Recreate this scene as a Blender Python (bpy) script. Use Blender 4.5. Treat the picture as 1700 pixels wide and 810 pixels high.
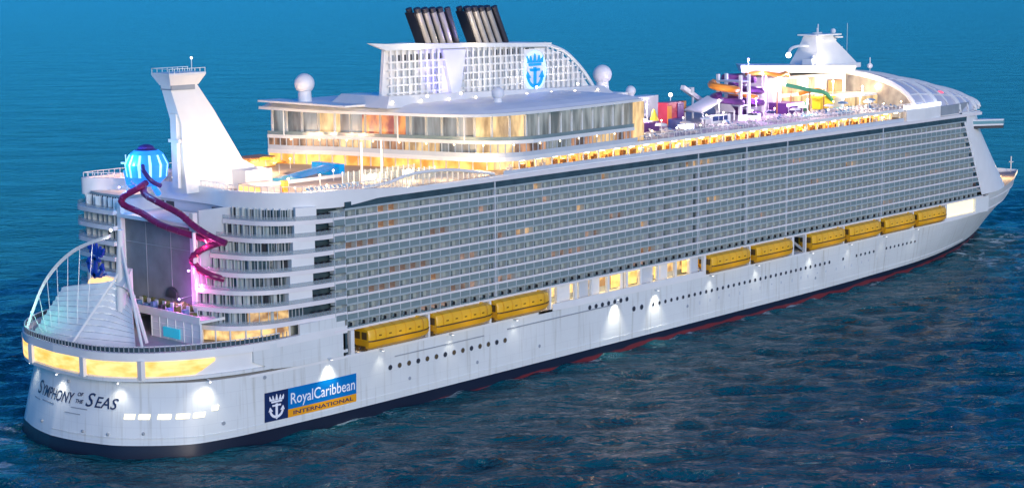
import bpy, bmesh, math, random
from mathutils import Vector, Matrix
R = math.radians
random.seed(7)
for o in list(bpy.data.objects): bpy.data.objects.remove(o)
S = bpy.context.scene
COL = S.collection
# ------------------------------------------------------------------ camera
cam = bpy.data.cameras.new('camera'); camo = bpy.data.objects.new('camera', cam); COL.objects.link(camo)
yaw, pit, rol = 0.745963589, -0.157167597, -0.00828866294
fw = Vector((math.cos(yaw)*math.cos(pit), math.sin(yaw)*math.cos(pit), math.sin(pit)))
r0 = fw.cross(Vector((0, 0, 1))).normalized(); u0 = r0.cross(fw)
rr = r0*math.cos(rol) + u0*math.sin(rol); uu = -r0*math.sin(rol) + u0*math.cos(rol)
m = Matrix((rr, uu, -fw)).transposed().to_4x4(); m.translation = Vector((-166.400364, -264.6751, 83.71311))
camo.matrix_world = m
cam.sensor_fit = 'HORIZONTAL'; cam.sensor_width = 36; cam.lens = 36*2842.83/1700
cam.clip_start = 1; cam.clip_end = 60000
S.camera = camo
# ------------------------------------------------------------------ sky and sun
SUN_AZ, SUN_EL = R(-112), R(13)          # direction TO the sun: angle from +X, and elevation
W = bpy.data.worlds.new('World'); S.world = W; W.use_nodes = True
nt = W.node_tree; bg = nt.nodes['Background']
sk = nt.nodes.new('ShaderNodeTexSky'); sk.sky_type = 'NISHITA'; sk.sun_disc = False
sk.sun_elevation = SUN_EL; sk.sun_rotation = R(90) - SUN_AZ
sk.air_density = 1.0; sk.dust_density = 0.4; sk.ozone_density = 6.0; sk.altitude = 80
tint = nt.nodes.new('ShaderNodeMix'); tint.data_type = 'RGBA'; tint.blend_type = 'MULTIPLY'; tint.inputs[0].default_value = 1; tint.inputs[7].default_value = (.10, .70, 1.08, 1)
nt.links.new(sk.outputs[0], tint.inputs[6]); nt.links.new(tint.outputs[2], bg.inputs[0]); bg.inputs[1].default_value = 0.15   # blue hour grade
sl = bpy.data.lights.new('sun', 'SUN'); sl.energy = 1.65; sl.angle = R(20); sl.color = (1, .80, .68)
so = bpy.data.objects.new('sun', sl); COL.objects.link(so)
sd = Vector((math.cos(SUN_AZ)*math.cos(SUN_EL), math.sin(SUN_AZ)*math.cos(SUN_EL), math.sin(SUN_EL)))
so.rotation_euler = sd.to_track_quat('Z', 'Y').to_euler()
S.view_settings.view_transform = 'Standard'; S.view_settings.look = 'None'
S.view_settings.exposure = 0.34; S.view_settings.gamma = 1
try: S.view_settings.use_curve_mapping = False
except Exception: pass
S.render.resolution_x = 1024; S.render.resolution_y = 487
# ------------------------------------------------------------------ materials
M = {}
def mat(name, col, rough=.5, metal=0, spec=.5, var=0, vscale=.3, emit=None, es=0, alpha=1, trans=0):
    mt = bpy.data.materials.new(name); mt.use_nodes = True; t = mt.node_tree
    b = t.nodes['Principled BSDF']
    b.inputs['Base Color'].default_value = (*col, 1); b.inputs['Roughness'].default_value = rough
    b.inputs['Metallic'].default_value = metal; b.inputs['Specular IOR Level'].default_value = spec
    b.inputs['Alpha'].default_value = alpha; b.inputs['Transmission Weight'].default_value = trans
    if var:
        tc = t.nodes.new('ShaderNodeTexCoord'); n = t.nodes.new('ShaderNodeTexNoise')
        n.inputs['Scale'].default_value = vscale; n.inputs['Detail'].default_value = 6
        t.links.new(tc.outputs['Object'], n.inputs['Vector'])
        mr = t.nodes.new('ShaderNodeMapRange'); mr.inputs[1].default_value = .3; mr.inputs[2].default_value = .7
        mr.inputs[3].default_value = 1-var; mr.inputs[4].default_value = 1+var*.4
        t.links.new(n.outputs['Fac'], mr.inputs[0])
        hs = t.nodes.new('ShaderNodeHueSaturation'); hs.inputs['Color'].default_value = (*col, 1)
        t.links.new(mr.outputs[0], hs.inputs['Value']); t.links.new(hs.outputs[0], b.inputs['Base Color'])
    if emit:
        b.inputs['Emission Color'].default_value = (*emit, 1); b.inputs['Emission Strength'].default_value = es
    M[name] = mt; return mt
def lit(name, c0, c1, strength, scale=.6, sz=(1, 1, 1), lo=.35, hi=.65):
    """lit room seen through a window: furniture, walls and lamps as irregular patches"""
    mt = bpy.data.materials.new(name); mt.use_nodes = True; t = mt.node_tree; b = t.nodes['Principled BSDF']
    b.inputs['Base Color'].default_value = (.1, .08, .06, 1); b.inputs['Roughness'].default_value = .25
    tc = t.nodes.new('ShaderNodeTexCoord'); mp = t.nodes.new('ShaderNodeMapping'); mp.inputs['Scale'].default_value = sz
    n = t.nodes.new('ShaderNodeTexNoise'); n.inputs['Scale'].default_value = scale; n.inputs['Detail'].default_value = 3
    rp = t.nodes.new('ShaderNodeValToRGB'); e = rp.color_ramp.elements
    e[0].position = lo; e[0].color = (*c0, 1); e[1].position = hi; e[1].color = (*c1, 1)
    t.links.new(tc.outputs['Object'], mp.inputs[0]); t.links.new(mp.outputs[0], n.inputs['Vector'])
    t.links.new(n.outputs['Fac'], rp.inputs[0]); t.links.new(rp.outputs[0], b.inputs['Emission Color'])
    b.inputs['Emission Strength'].default_value = strength
    M[name] = mt; return mt
mat('hull_white', (.72, .76, .74), .38, var=.07, vscale=.12)
mat('white', (.78, .79, .77), .45, var=.05, vscale=.3)
# hull plating: faint weld seams and thin vertical weathering streaks on the white paint
t = M['hull_white'].node_tree; b = t.nodes['Principled BSDF']; tc = t.nodes.new('ShaderNodeTexCoord'); sx = t.nodes.new('ShaderNodeSeparateXYZ'); cx = t.nodes.new('ShaderNodeCombineXYZ')
t.links.new(tc.outputs['Object'], sx.inputs[0]); ay = t.nodes.new('ShaderNodeMath'); ay.operation = 'SUBTRACT'; t.links.new(sx.outputs[0], ay.inputs[0]); t.links.new(sx.outputs[1], ay.inputs[1])
t.links.new(ay.outputs[0], cx.inputs[0]); t.links.new(sx.outputs[2], cx.inputs[1])
br = t.nodes.new('ShaderNodeTexBrick'); br.inputs['Scale'].default_value = .1; br.inputs['Mortar Size'].default_value = .006; br.inputs['Brick Width'].default_value = .9; br.inputs['Row Height'].default_value = .26
br.inputs['Color1'].default_value = (1, 1, 1, 1); br.inputs['Color2'].default_value = (.985, .985, .99, 1); br.inputs['Mortar'].default_value = (.93, .93, .94, 1); t.links.new(cx.outputs[0], br.inputs[0])
mp = t.nodes.new('ShaderNodeMapping'); mp.inputs['Scale'].default_value = (.9, .06, 1); t.links.new(cx.outputs[0], mp.inputs[0])
n = t.nodes.new('ShaderNodeTexNoise'); n.inputs['Scale'].default_value = 1; n.inputs['Detail'].default_value = 4; t.links.new(mp.outputs[0], n.inputs[0])
rp = t.nodes.new('ShaderNodeValToRGB'); rp.color_ramp.elements[0].position = .28; rp.color_ramp.elements[0].color = (.80, .78, .74, 1); rp.color_ramp.elements[1].position = .45; rp.color_ramp.elements[1].color = (1, 1, 1, 1); t.links.new(n.outputs['Fac'], rp.inputs[0])
m1 = t.nodes.new('ShaderNodeMix'); m1.data_type = 'RGBA'; m1.blend_type = 'MULTIPLY'; m1.inputs[0].default_value = 1; m2 = t.nodes.new('ShaderNodeMix'); m2.data_type = 'RGBA'; m2.blend_type = 'MULTIPLY'; m2.inputs[0].default_value = 1
src = b.inputs['Base Color'].links[0].from_socket; t.links.new(src, m1.inputs[6]); t.links.new(br.outputs['Color'], m1.inputs[7]); t.links.new(m1.outputs[2], m2.inputs[6]); t.links.new(rp.outputs[0], m2.inputs[7]); t.links.new(m2.outputs[2], b.inputs['Base Color'])
mat('slab_edge', (.36, .43, .44), .5, var=.08)
mat('ledge', (.78, .75, .74), .45, var=.06, vscale=.4)
mat('lattice', (.82, .81, .78), .45)
mat('roof_white', (.78, .79, .80), .5, var=.07, vscale=.2)
mat('pale', (.55, .60, .64), .5, var=.08)
mat('grey', (.30, .34, .37), .6, var=.12)
mat('dark', (.03, .035, .045), .5)
mat('black', (.012, .013, .018), .4)
mat('curtain_wall', (.20, .235, .25), .8, var=.25, vscale=.25)
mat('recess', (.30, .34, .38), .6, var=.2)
mat('clear_glass', (.40, .48, .50), .12, alpha=.30)
mat('divider', (.50, .57, .57), .5, var=.1, vscale=.5)
mat('divider_white', (.62, .66, .68), .5)
mat('teal_window', (.16, .34, .38), .2)
mat('rail_glass', (.25, .34, .35), .18, spec=.6, var=.12, vscale=.25, alpha=.8)
mat('door_glass', (.13, .18, .19), .15, spec=.8)
mat('cabin_wall', (.38, .46, .46), .55, var=.12, vscale=.5)
mat('curtain', (.33, .37, .37), .8)
lit('cabin_warm', (.22, .10, .05), (1, .66, .36), .55, .5)
lit('cabin_pink', (.16, .10, .09), (.75, .50, .42), .38, .5)
mat('tower_glass', (.05, .085, .10), .12, spec=.8, var=.3, vscale=.4)
mat('deck_teak', (.46, .38, .32), .7, var=.12, vscale=.5)
mat('deck_grey', (.40, .38, .40), .75, var=.15, vscale=.25)
mat('boat_hull', (.78, .38, .012), .35, var=.08, vscale=.6)
mat('boat_top', (.86, .46, .012), .35, var=.06, vscale=.5)
mat('boat_dark', (.10, .055, .012), .6)
mat('boat_window', (.22, .12, .015), .2)
mat('magenta', (.19, .012, .09), .3, var=.15)
mat('purple', (.10, .03, .16), .35)
mat('orange', (.75, .27, .03), .4)
mat('yellow', (.80, .60, .03), .4)
mat('green', (.06, .30, .16), .5)
mat('brown', (.34, .15, .05), .6)
mat('navy', (.012, .035, .14), .4)
mat('statue_blue', (.008, .06, .40), .4)
mat('sign_navy', (.010, .025, .10), .4)
mat('sign_blue', (.0, .18, .50), .4)
mat('sign_orange', (.85, .36, .01), .4)
mat('lettering_dark', (.02, .035, .09), .4)
mat('wave_blue', (.0, .26, .60), .1, emit=(0, .25, .7), es=.25)  # both pool colours carry a faint painted glow for underwater lights
mat('wave_teal', (.05, .48, .60), .1, emit=(.02, .5, .7), es=.25)
mat('red', (.45, .04, .07), .4)
mat('plant', (.10, .14, .03), .8, var=.4, vscale=2)
mat('pipe_cream', (.44, .40, .36), .35, metal=.15, var=.15, vscale=.5)
mat('pipe_dark', (.035, .035, .05), .5)
mat('dome_white', (.78, .79, .80), .5)
mat('glass_roof', (.60, .60, .66), .18, spec=.7, var=.15, vscale=.15)
mat('seat_tread', (.50, .55, .58), .6, var=.3, vscale=.8)
mat('sail_panel', (.76, .80, .82), .5, var=.1)
mat('lounger_blue', (.10, .22, .38), .7); mat('lounger_pale', (.62, .56, .52), .7)
lit('warm_gallery', (.50, .18, .02), (1, .56, .13), 1.5, .35, (1, 1, .6))
lit('warm_window', (.40, .13, .01), (1, .62, .16), 1.5, .22, (1, 1, 1.5), .3, .6)
lit('stern_window', (.86, .42, .06), (1, .66, .24), 1.2, .30, (1, 1, 3.0), .30, .62)
lit('red_lounge', (.05, .025, .02), (.70, .34, .18), .8, .55, (1, 1, .25), .40, .68)
lit('hall_dark', (.06, .09, .11), (.32, .37, .40), .75, .5, (1, 1, .2), .38, .66)
lit('hall_warm', (.30, .18, .08), (1, .68, .32), 1.0, .5, (1, 1, .3), .35, .65)
lit('hall_colour', (.25, .03, .05), (.95, .33, .08), .9, .35, (1, 1, .5), .42, .6)
lit('solarium_end', (.22, .18, .20), (.80, .66, .52), .6, .25, (1, 1, .6), .35, .65)
lit('promenade', (.22, .10, .04), (1, .66, .26), 1.0, .35, (1, 1, 1), .38, .62)
mat('mooring_light', (.7, .6, .4), .5, emit=(1, .80, .46), es=.9)
mat('small_window_light', (.8, .7, .4), .5, emit=(1, .82, .42), es=1.6)
mat('lamp_warm', (.9, .8, .6), .5, emit=(1, .78, .46), es=5)
mat('lamp_white', (.9, .9, .9), .5, emit=(1, .95, .88), es=3)
mat('lamp_violet', (.6, .5, .9), .5, emit=(.55, .36, 1), es=5)
mat('neon_blue', (.02, .2, .8), .4, emit=(.0, .20, .95), es=.9)
mat('neon_pale', (.5, .8, 1), .4, emit=(.42, .78, 1), es=.8)
mat('neon_white', (.8, .8, 1), .4, emit=(.80, .84, 1), es=1.3)
mat('head_blue', (.03, .22, .65), .3, emit=(.02, .22, 1), es=.8)
mat('head_pale', (.35, .65, .9), .3, emit=(.30, .72, 1), es=1.1)
mat('head_purple', (.06, .03, .20), .35)
mat('canopy_lit', (.9, .6, .3), .5, emit=(1, .60, .24), es=1.0)
mat('red_glow', (.8, .1, .15), .4, emit=(1, .12, .18), es=.9)
# boot topping: black band above dull red antifouling
mt = mat('boot_paint', (.02, .02, .03), .4); t = mt.node_tree; b = t.nodes['Principled BSDF']
tc = t.nodes.new('ShaderNodeTexCoord'); sx = t.nodes.new('ShaderNodeSeparateXYZ'); t.links.new(tc.outputs['Object'], sx.inputs[0])
n = t.nodes.new('ShaderNodeTexNoise'); n.inputs['Scale'].default_value = .09; n.inputs['Detail'].default_value = 5; t.links.new(tc.outputs['Object'], n.inputs[0])
ma = t.nodes.new('ShaderNodeMath'); ma.operation = 'MULTIPLY_ADD'; ma.inputs[1].default_value = 1.6; t.links.new(n.outputs['Fac'], ma.inputs[0])
xr = t.nodes.new('ShaderNodeMapRange'); xr.inputs[1].default_value = 40; xr.inputs[2].default_value = 130; xr.inputs[3].default_value = 1.3; xr.inputs[4].default_value = -.2; t.links.new(sx.outputs[0], xr.inputs[0])
ad = t.nodes.new('ShaderNodeMath'); t.links.new(sx.outputs[2], ad.inputs[0]); t.links.new(xr.outputs[0], ad.inputs[1]); t.links.new(ad.outputs[0], ma.inputs[2])
rp = t.nodes.new('ShaderNodeValToRGB'); rp.color_ramp.elements[0].color = (.16, .022, .026, 1); rp.color_ramp.elements[1].color = (.010, .013, .03, 1)
rp.color_ramp.elements[0].position = .46; rp.color_ramp.elements[1].position = .54
dv = t.nodes.new('ShaderNodeMath'); dv.operation = 'DIVIDE'; dv.inputs[1].default_value = 2.6
t.links.new(ma.outputs[0], dv.inputs[0]); t.links.new(dv.outputs[0], rp.inputs[0]); t.links.new(rp.outputs[0], b.inputs['Base Color'])
# ------------------------------------------------------------------ mesh helpers
class MB:
    def __init__(s): s.v = []; s.f = []; s.m = []; s.ms = []
    def mi(s, m):
        if m not in s.ms: s.ms.append(m)
        return s.ms.index(m)
    def add(s, vs, fs, m):
        k = len(s.v); s.v += [tuple(v) for v in vs]; i = s.mi(m)
        for f in fs: s.f.append(tuple(k+a for a in f)); s.m.append(i)
        return s
    def box(s, x0, x1, y0, y1, z0, z1, m):
        return s.add([(x0,y0,z0),(x1,y0,z0),(x1,y1,z0),(x0,y1,z0),(x0,y0,z1),(x1,y0,z1),(x1,y1,z1),(x0,y1,z1)],
              [(0,3,2,1),(4,5,6,7),(0,1,5,4),(1,2,6,5),(2,3,7,6),(3,0,4,7)], m)
    def prism(s, poly, z0, z1, m, top=None):
        n = len(poly); z0 = z0 if isinstance(z0, (list, tuple)) else [z0]*n; z1 = z1 if isinstance(z1, (list, tuple)) else [z1]*n
        vs = [(p[0],p[1],z) for p, z in zip(poly, z0)] + [(p[0],p[1],z) for p, z in zip(poly, z1)]
        s.add(vs, [tuple(range(n))[::-1]] + [(i,(i+1)%n,n+(i+1)%n,n+i) for i in range(n)], m)
        s.add(vs[n:], [tuple(range(n))], top or m)
        return s
    def profile(s, poly, y0, y1, m):                      # (x,z) outline given a thickness in y
        n = len(poly); vs = [(p[0],y0,p[1]) for p in poly] + [(p[0],y1,p[1]) for p in poly]
        return s.add(vs, [tuple(range(n))[::-1], tuple(range(n,2*n))] + [(i,(i+1)%n,n+(i+1)%n,n+i) for i in range(n)], m)
    def loft(s, rings, m, closed=True, cap=True):
        n = len(rings[0]); vs = [v for r in rings for v in r]; fs = []
        for j in range(len(rings)-1):
            for i in range(n if closed else n-1):
                a = j*n+i; b = j*n+(i+1)%n; fs.append((a, b, b+n, a+n))
        if cap and closed: fs += [tuple(range(n))[::-1], tuple(range((len(rings)-1)*n, len(rings)*n))]
        return s.add(vs, fs, m)
    def tube(s, pts, r, m, n=8):
        P = [Vector(p) for p in pts]; rs = r if isinstance(r, (list, tuple)) else [r]*len(P); rings = []
        up = Vector((0, 0, 1))
        for i, p in enumerate(P):
            d = (P[min(i+1,len(P)-1)]-P[max(i-1,0)]).normalized()
            a = d.cross(up if abs(d.z) < .95 else Vector((1,0,0))).normalized(); b = d.cross(a)
            rings.append([p+(a*math.cos(2*math.pi*k/n)+b*math.sin(2*math.pi*k/n))*rs[i] for k in range(n)])
        return s.loft(rings, m)
    def bar(s, a, b, w, h, m):                            # rectangular bar between two points
        a = Vector(a); b = Vector(b); d = (b-a).normalized()
        x = d.cross(Vector((0,0,1)) if abs(d.z) < .95 else Vector((0,1,0))).normalized()*w/2; y = d.cross(x).normalized()*h/2
        return s.loft([[p-x-y, p+x-y, p+x+y, p-x+y] for p in (a, b)], m)
    def sphere(s, c, r, m, n=14, k=9, sc=(1,1,1), lo=-90):
        rings = []
        for j in range(k+1):
            a = R(lo+(90-lo)*j/k); rings.append([(c[0]+r*sc[0]*math.cos(a)*math.cos(2*math.pi*i/n), c[1]+r*sc[1]*math.cos(a)*math.sin(2*math.pi*i/n), c[2]+r*sc[2]*math.sin(a)) for i in range(n)])
        return s.loft(rings, m)
    def ribbon(s, pts, z0, z1, t, m):                     # upright wall of thickness t along an (x,y) line; t>0 grows to the left
        n = len(pts); z0 = z0 if isinstance(z0, (list, tuple)) else [z0]*n; z1 = z1 if isinstance(z1, (list, tuple)) else [z1]*n
        inn = offs(pts, t); rings = []
        for i in range(n):
            p, q = pts[i], inn[i]; rings.append([(p[0],p[1],z0[i]),(p[0],p[1],z1[i]),(q[0],q[1],z1[i]),(q[0],q[1],z0[i])])
        return s.loft(rings, m)
    def build(s, name, parent=None, smooth=False, recalc=True, kind=None, label=None):
        me = bpy.data.meshes.new(name); me.from_pydata(s.v, [], s.f); me.validate()
        for m in s.ms: me.materials.append(M[m])
        if len(me.polygons) == len(s.m): me.polygons.foreach_set('material_index', s.m)
        if recalc:
            bm = bmesh.new(); bm.from_mesh(me); bmesh.ops.recalc_face_normals(bm, faces=bm.faces); bm.to_mesh(me); bm.free()
        if smooth:
            for p in me.polygons: p.use_smooth = True
            try: me.set_sharp_from_angle(angle=R(38))
            except Exception: pass
        o = bpy.data.objects.new(name, me); COL.objects.link(o)
        if parent: o.parent = parent
        if kind: o['kind'] = kind
        if label: o['label'] = label
        return o
def offs(pts, t):
    out = []
    for i, p in enumerate(pts):
        a = pts[max(i-1,0)]; b = pts[min(i+1,len(pts)-1)]
        dx, dy = b[0]-a[0], b[1]-a[1]; l = math.hypot(dx, dy) or 1
        out.append((p[0]-dy/l*t, p[1]+dx/l*t))
    return out
def cr(pts, k=4):                                          # Catmull-Rom through points of any dimension
    P = [Vector(p) for p in pts]; out = []
    for i in range(len(P)-1):
        a, b, c, d = P[max(i-1,0)], P[i], P[i+1], P[min(i+2,len(P)-1)]
        for j in range(k):
            t = j/k; out.append(tuple(.5*((2*b)+(c-a)*t+(2*a-5*b+4*c-d)*t*t+(3*b-a-3*c+d)*t**3)))
    return out+[tuple(P[-1])]
def mir(pts): return [(p[0], -p[1], *p[2:]) for p in pts]
def sample(pts, u):                                        # point at arc fraction u
    L = [0]
    for a, b in zip(pts, pts[1:]): L.append(L[-1]+math.dist(a, b))
    d = max(0, min(1, u))*L[-1]
    for i in range(len(pts)-1):
        if d <= L[i+1] or i == len(pts)-2:
            t = (d-L[i])/max(L[i+1]-L[i], 1e-9); return tuple(a+(b-a)*t for a, b in zip(pts[i], pts[i+1]))
def sub(pts, u0, u1, n=10): return [sample(pts, u0+(u1-u0)*i/n) for i in range(n+1)]
def lamp(kind, loc, power, color, name, size=.5, to=None, spot=90, parent=None, blend=.6):
    l = bpy.data.lights.new(name, kind); l.energy = power; l.color = color
    if kind == 'AREA': l.size = size
    else: l.shadow_soft_size = size
    if kind == 'SPOT': l.spot_size = R(spot); l.spot_blend = blend
    o = bpy.data.objects.new(name, l); COL.objects.link(o); o.location = loc
    if to: o.rotation_euler = (Vector(loc)-Vector(to)).to_track_quat('Z', 'Y').to_euler()
    if parent: o.parent = parent
    return o
def thing(o, label, cat, group=None):
    o['label'] = label; o['category'] = cat
    if group: o['group'] = group
    return o
def empty(name, loc=(0,0,0)):
    o = bpy.data.objects.new(name, None); COL.objects.link(o); o.location = loc; return o
# ------------------------------------------------------------------ sea
mt = bpy.data.materials.new('sea_water'); mt.use_nodes = True; t = mt.node_tree; b = t.nodes['Principled BSDF']; M['sea_water'] = mt
b.inputs['Roughness'].default_value = .12; b.inputs['IOR'].default_value = 1.333
tc = t.nodes.new('ShaderNodeTexCoord')
def noise(scale, detail, rot, sc, rough=.55, dist=0.):
    mp = t.nodes.new('ShaderNodeMapping'); mp.vector_type = 'TEXTURE'; mp.inputs['Rotation'].default_value[2] = rot; mp.inputs['Scale'].default_value = (*sc, 1)
    n = t.nodes.new('ShaderNodeTexNoise'); n.inputs['Scale'].default_value = scale; n.inputs['Detail'].default_value = detail
    n.inputs['Roughness'].default_value = rough; n.inputs['Distortion'].default_value = dist
    t.links.new(tc.outputs['Object'], mp.inputs[0]); t.links.new(mp.outputs[0], n.inputs['Vector']); return n.outputs['Fac']
def math_(op, a, c=None, d=None):
    q = t.nodes.new('ShaderNodeMath'); q.operation = op
    for i, x in enumerate((a, c, d)):
        if x is None: continue
        if isinstance(x, (int, float)): q.inputs[i].default_value = x
        else: t.links.new(x, q.inputs[i])
    return q.outputs[0]
w1 = noise(.03, 3, R(-52), (1.9, 1), .5, .3); w2 = noise(.15, 5, R(-45), (1.9, 1), .58, .6); w3 = noise(.62, 3, R(-40), (1.5, 1), .6, .3)
ridge = math_('SUBTRACT', 1, math_('ABSOLUTE', math_('MULTIPLY_ADD', w2, 2, -1)))
hgt = math_('ADD', math_('MULTIPLY', w1, 7.0), math_('ADD', math_('MULTIPLY', math_('ADD', ridge, w2), 2.6), math_('MULTIPLY', w3, 1.0)))
bp = t.nodes.new('ShaderNodeBump'); bp.inputs['Strength'].default_value = 1.0; bp.inputs['Distance'].default_value = 1.0
t.links.new(hgt, bp.inputs['Height']); t.links.new(bp.outputs[0], b.inputs['Normal'])
big = noise(.006, 4, 0, (1, 1)); rp = t.nodes.new('ShaderNodeValToRGB'); e = rp.color_ramp.elements
e[0].position = .3; e[0].color = (.0, .070, .094, 1); e[1].position = .7; e[1].color = (.0, .094, .122, 1)
t.links.new(big, rp.inputs[0])
# foam: small broken patches of white water by the bow and under the stern, flecks elsewhere
fo = noise(.22, 7, R(-40), (2.0, 1), .7, .8); flk = noise(.045, 2, R(50), (1, 1)) 
geo = t.nodes.new('ShaderNodeNewGeometry'); 
def near(cx, cy, rad):
    vm = t.nodes.new('ShaderNodeVectorMath'); vm.operation = 'DISTANCE'; vm.inputs[1].default_value = (cx, cy, 0)
    t.links.new(geo.outputs['Position'], vm.inputs[0])
    mr = t.nodes.new('ShaderNodeMapRange'); mr.inputs[1].default_value = 0; mr.inputs[2].default_value = rad; mr.inputs[3].default_value = 1; mr.inputs[4].default_value = 0
    t.links.new(vm.outputs['Value'], mr.inputs[0]); return mr.outputs[0]
msk = math_('MAXIMUM', math_('MULTIPLY', near(322, -20, 60), .85), math_('MAXIMUM', math_('MULTIPLY', near(296, -36, 46), .85), math_('MAXIMUM', near(-8, 18, 24), math_('MULTIPLY', near(-16, -4, 24), .8))))
sxy = t.nodes.new('ShaderNodeSeparateXYZ'); t.links.new(geo.outputs['Position'], sxy.inputs[0])
def ramp(v, a, c, lo, hi):
    q = t.nodes.new('ShaderNodeMapRange'); t.links.new(v, q.inputs[0])
    for i_, x_ in enumerate((a, c, lo, hi)): q.inputs[i_+1].default_value = x_
    return q.outputs[0]
side = math_('MULTIPLY', ramp(math_('ABSOLUTE', math_('ADD', sxy.outputs[1], 28.2)), 0, 3.2, 1, 0), math_('MULTIPLY', ramp(sxy.outputs[0], 20, 45, 0, 1), ramp(sxy.outputs[0], 240, 275, 1, 0)))
fthr = math_('SUBTRACT', .69, math_('MULTIPLY', math_('MAXIMUM', msk, math_('MULTIPLY', side, .7)), .25))
foam = t.nodes.new('ShaderNodeMapRange'); t.links.new(math_('SUBTRACT', fo, fthr), foam.inputs[0]); foam.inputs[1].default_value = 0; foam.inputs[2].default_value = .10
foam.inputs[3].default_value = 0; foam.inputs[4].default_value = .75
mx = t.nodes.new('ShaderNodeMix'); mx.data_type = 'RGBA'; t.links.new(foam.outputs[0], mx.inputs[0]); t.links.new(rp.outputs[0], mx.inputs[6]); mx.inputs[7].default_value = (.50, .60, .62, 1)
t.links.new(mx.outputs[2], b.inputs['Base Color'])
rm = math_('MULTIPLY_ADD', foam.outputs[0], .5, .16); t.links.new(rm, b.inputs['Roughness'])
import numpy as np
def axis(a, b, far_a, far_b, d=1.0, g=1.07):               # 1 m spacing where the sea is near, growing outwards to the horizon
    mid = list(np.arange(a, b+d, d)); lo = []; st_ = d; x = a
    while x > far_a: st_ *= g; x -= st_; lo.append(x)
    hi = []; st_ = d; x = mid[-1]
    while x < far_b: st_ *= g; x += st_; hi.append(x)
    return np.array(lo[::-1]+mid+hi)
gx, gy = axis(-70, 420, -4000, 30000), axis(-170, 110, -6000, 30000)
spx = np.gradient(gx); spy = np.gradient(gy); X, Y = np.meshgrid(gx, gy, indexing='ij'); SP = np.maximum.outer(spx, spy)
rs = np.random.RandomState(4); Zs = np.zeros_like(X); DX = np.zeros_like(X); DY = np.zeros_like(X)
for i in range(80):
    lam = 3.2*(4.6)**rs.rand(); th = R(223)+rs.randn()*.5; k_ = 2*np.pi/lam; ph = rs.rand()*6.283
    amp = .0064*lam**.85*np.clip(lam/(2.6*SP)-.6, 0, 1)
    q = k_*(X*np.cos(th)+Y*np.sin(th))+ph
    Zs += amp*np.cos(q); DX -= amp*np.cos(th)*np.sin(q)*.9; DY -= amp*np.sin(th)*np.sin(q)*.9
nx_, ny_ = X.shape; co = np.stack([X+DX, Y+DY, Zs], -1).reshape(-1, 3).astype(np.float32)
idx = np.arange(nx_*ny_).reshape(nx_, ny_); fc = np.stack([idx[:-1, :-1], idx[1:, :-1], idx[1:, 1:], idx[:-1, 1:]], -1).reshape(-1, 4)
me = bpy.data.meshes.new('sea'); me.vertices.add(len(co)); me.vertices.foreach_set('co', co.ravel()); me.loops.add(fc.size); me.loops.foreach_set('vertex_index', fc.ravel().astype(np.int32))
me.polygons.add(len(fc)); me.polygons.foreach_set('loop_start', np.arange(0, fc.size, 4, dtype=np.int32)); me.polygons.foreach_set('loop_total', np.full(len(fc), 4, dtype=np.int32))
me.update(calc_edges=True); me.validate(); me.polygons.foreach_set('use_smooth', np.ones(len(fc), dtype=bool)); me.materials.append(M['sea_water'])
sea = bpy.data.objects.new('sea', me); COL.objects.link(sea); sea['kind'] = 'structure'
# ------------------------------------------------------------------ the ship
ship = thing(empty('cruise_ship'), 'huge white many-decked cruise ship with rows of balconies under way on the blue sea', 'cruise ship')
def part(mb, name, parent=ship, **k): return mb.build(name, parent, **k)
T0 = [(-3.5,0),(-2.9,5),(-1.6,10),(1.0,15.9),(8.3,23.4),(14.4,25.7),(24.6,26.8),(47,27.6),(98,28),(192,27.6),(237,26),(269,23),(302,15.9),(325,8.5),(338,3),(344,0)]
T1 = [(.3,0),(.8,5),(2.0,10),(4.2,15.5),(10.5,22.8),(16.5,25.6),(26,27.4),(48,28),(98,28),(192,28),(240,28),(282,27.6),(314,22),(340,12.5),(359,4),(367,0)]
C0, C1 = cr(T0, 6), cr(T1, 6); NS = len(C0)
def outline(z):
    f = max(0, min(1.0, z/12.9)); f = f**1.1
    return [(a[0]+(c[0]-a[0])*f, -(a[1]+(c[1]-a[1])*f)) for a, c in zip(C0, C1)]     # starboard, stern to bow
def hull_at(x, z):                                        # starboard y of the hull at x
    o = outline(z)
    for a, c in zip(o[6:], o[7:]):
        if a[0] <= x <= c[0]: return a[1]+(c[1]-a[1])*(x-a[0])/(c[0]-a[0])
    return -28
def full(o): return [(p[0], -p[1]) for p in o[::-1]][:-1] + o            # port bow .. stern .. starboard bow
def hull_loft(zs, m, name, parent=ship, cap=False):
    mb = MB(); mb.loft([[(x, y, z) for x, y in full(outline(z))] for z in zs], m, closed=False)
    return part(mb, name, parent, smooth=True)
hull = hull_loft([2.1, 4, 6, 8, 10, 12, 12.9], 'hull_white', 'hull')
hull_loft([-4, 0, 1.1, 2.1], 'boot_paint', 'boot_stripe', hull)
# rubbing strakes
mb = MB()
o = outline(3.3); mb.ribbon([p for p in o if -5 < p[0] < 300], 3.2, 3.45, -.12, 'hull_white')
part(mb, 'rubbing_strake', hull)
mb = MB(); mb.ribbon([(x, hull_at(x, 10.8)) for x in range(88, 130, 6)], 10.7, 10.95, -.14, 'grey'); part(mb, 'rubbing_strake', hull)
mb = MB(); mb.ribbon([(x, hull_at(x, 10.6)) for x in range(56, 86, 5)], 10.5, 10.7, -.12, 'grey'); part(mb, 'rubbing_strake', hull)
# deck that closes the hull at the boat ledge
deck_o = outline(12.9)
part(MB().prism(full(deck_o), 12.4, 12.9, 'white'), 'boat_deck')
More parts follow.
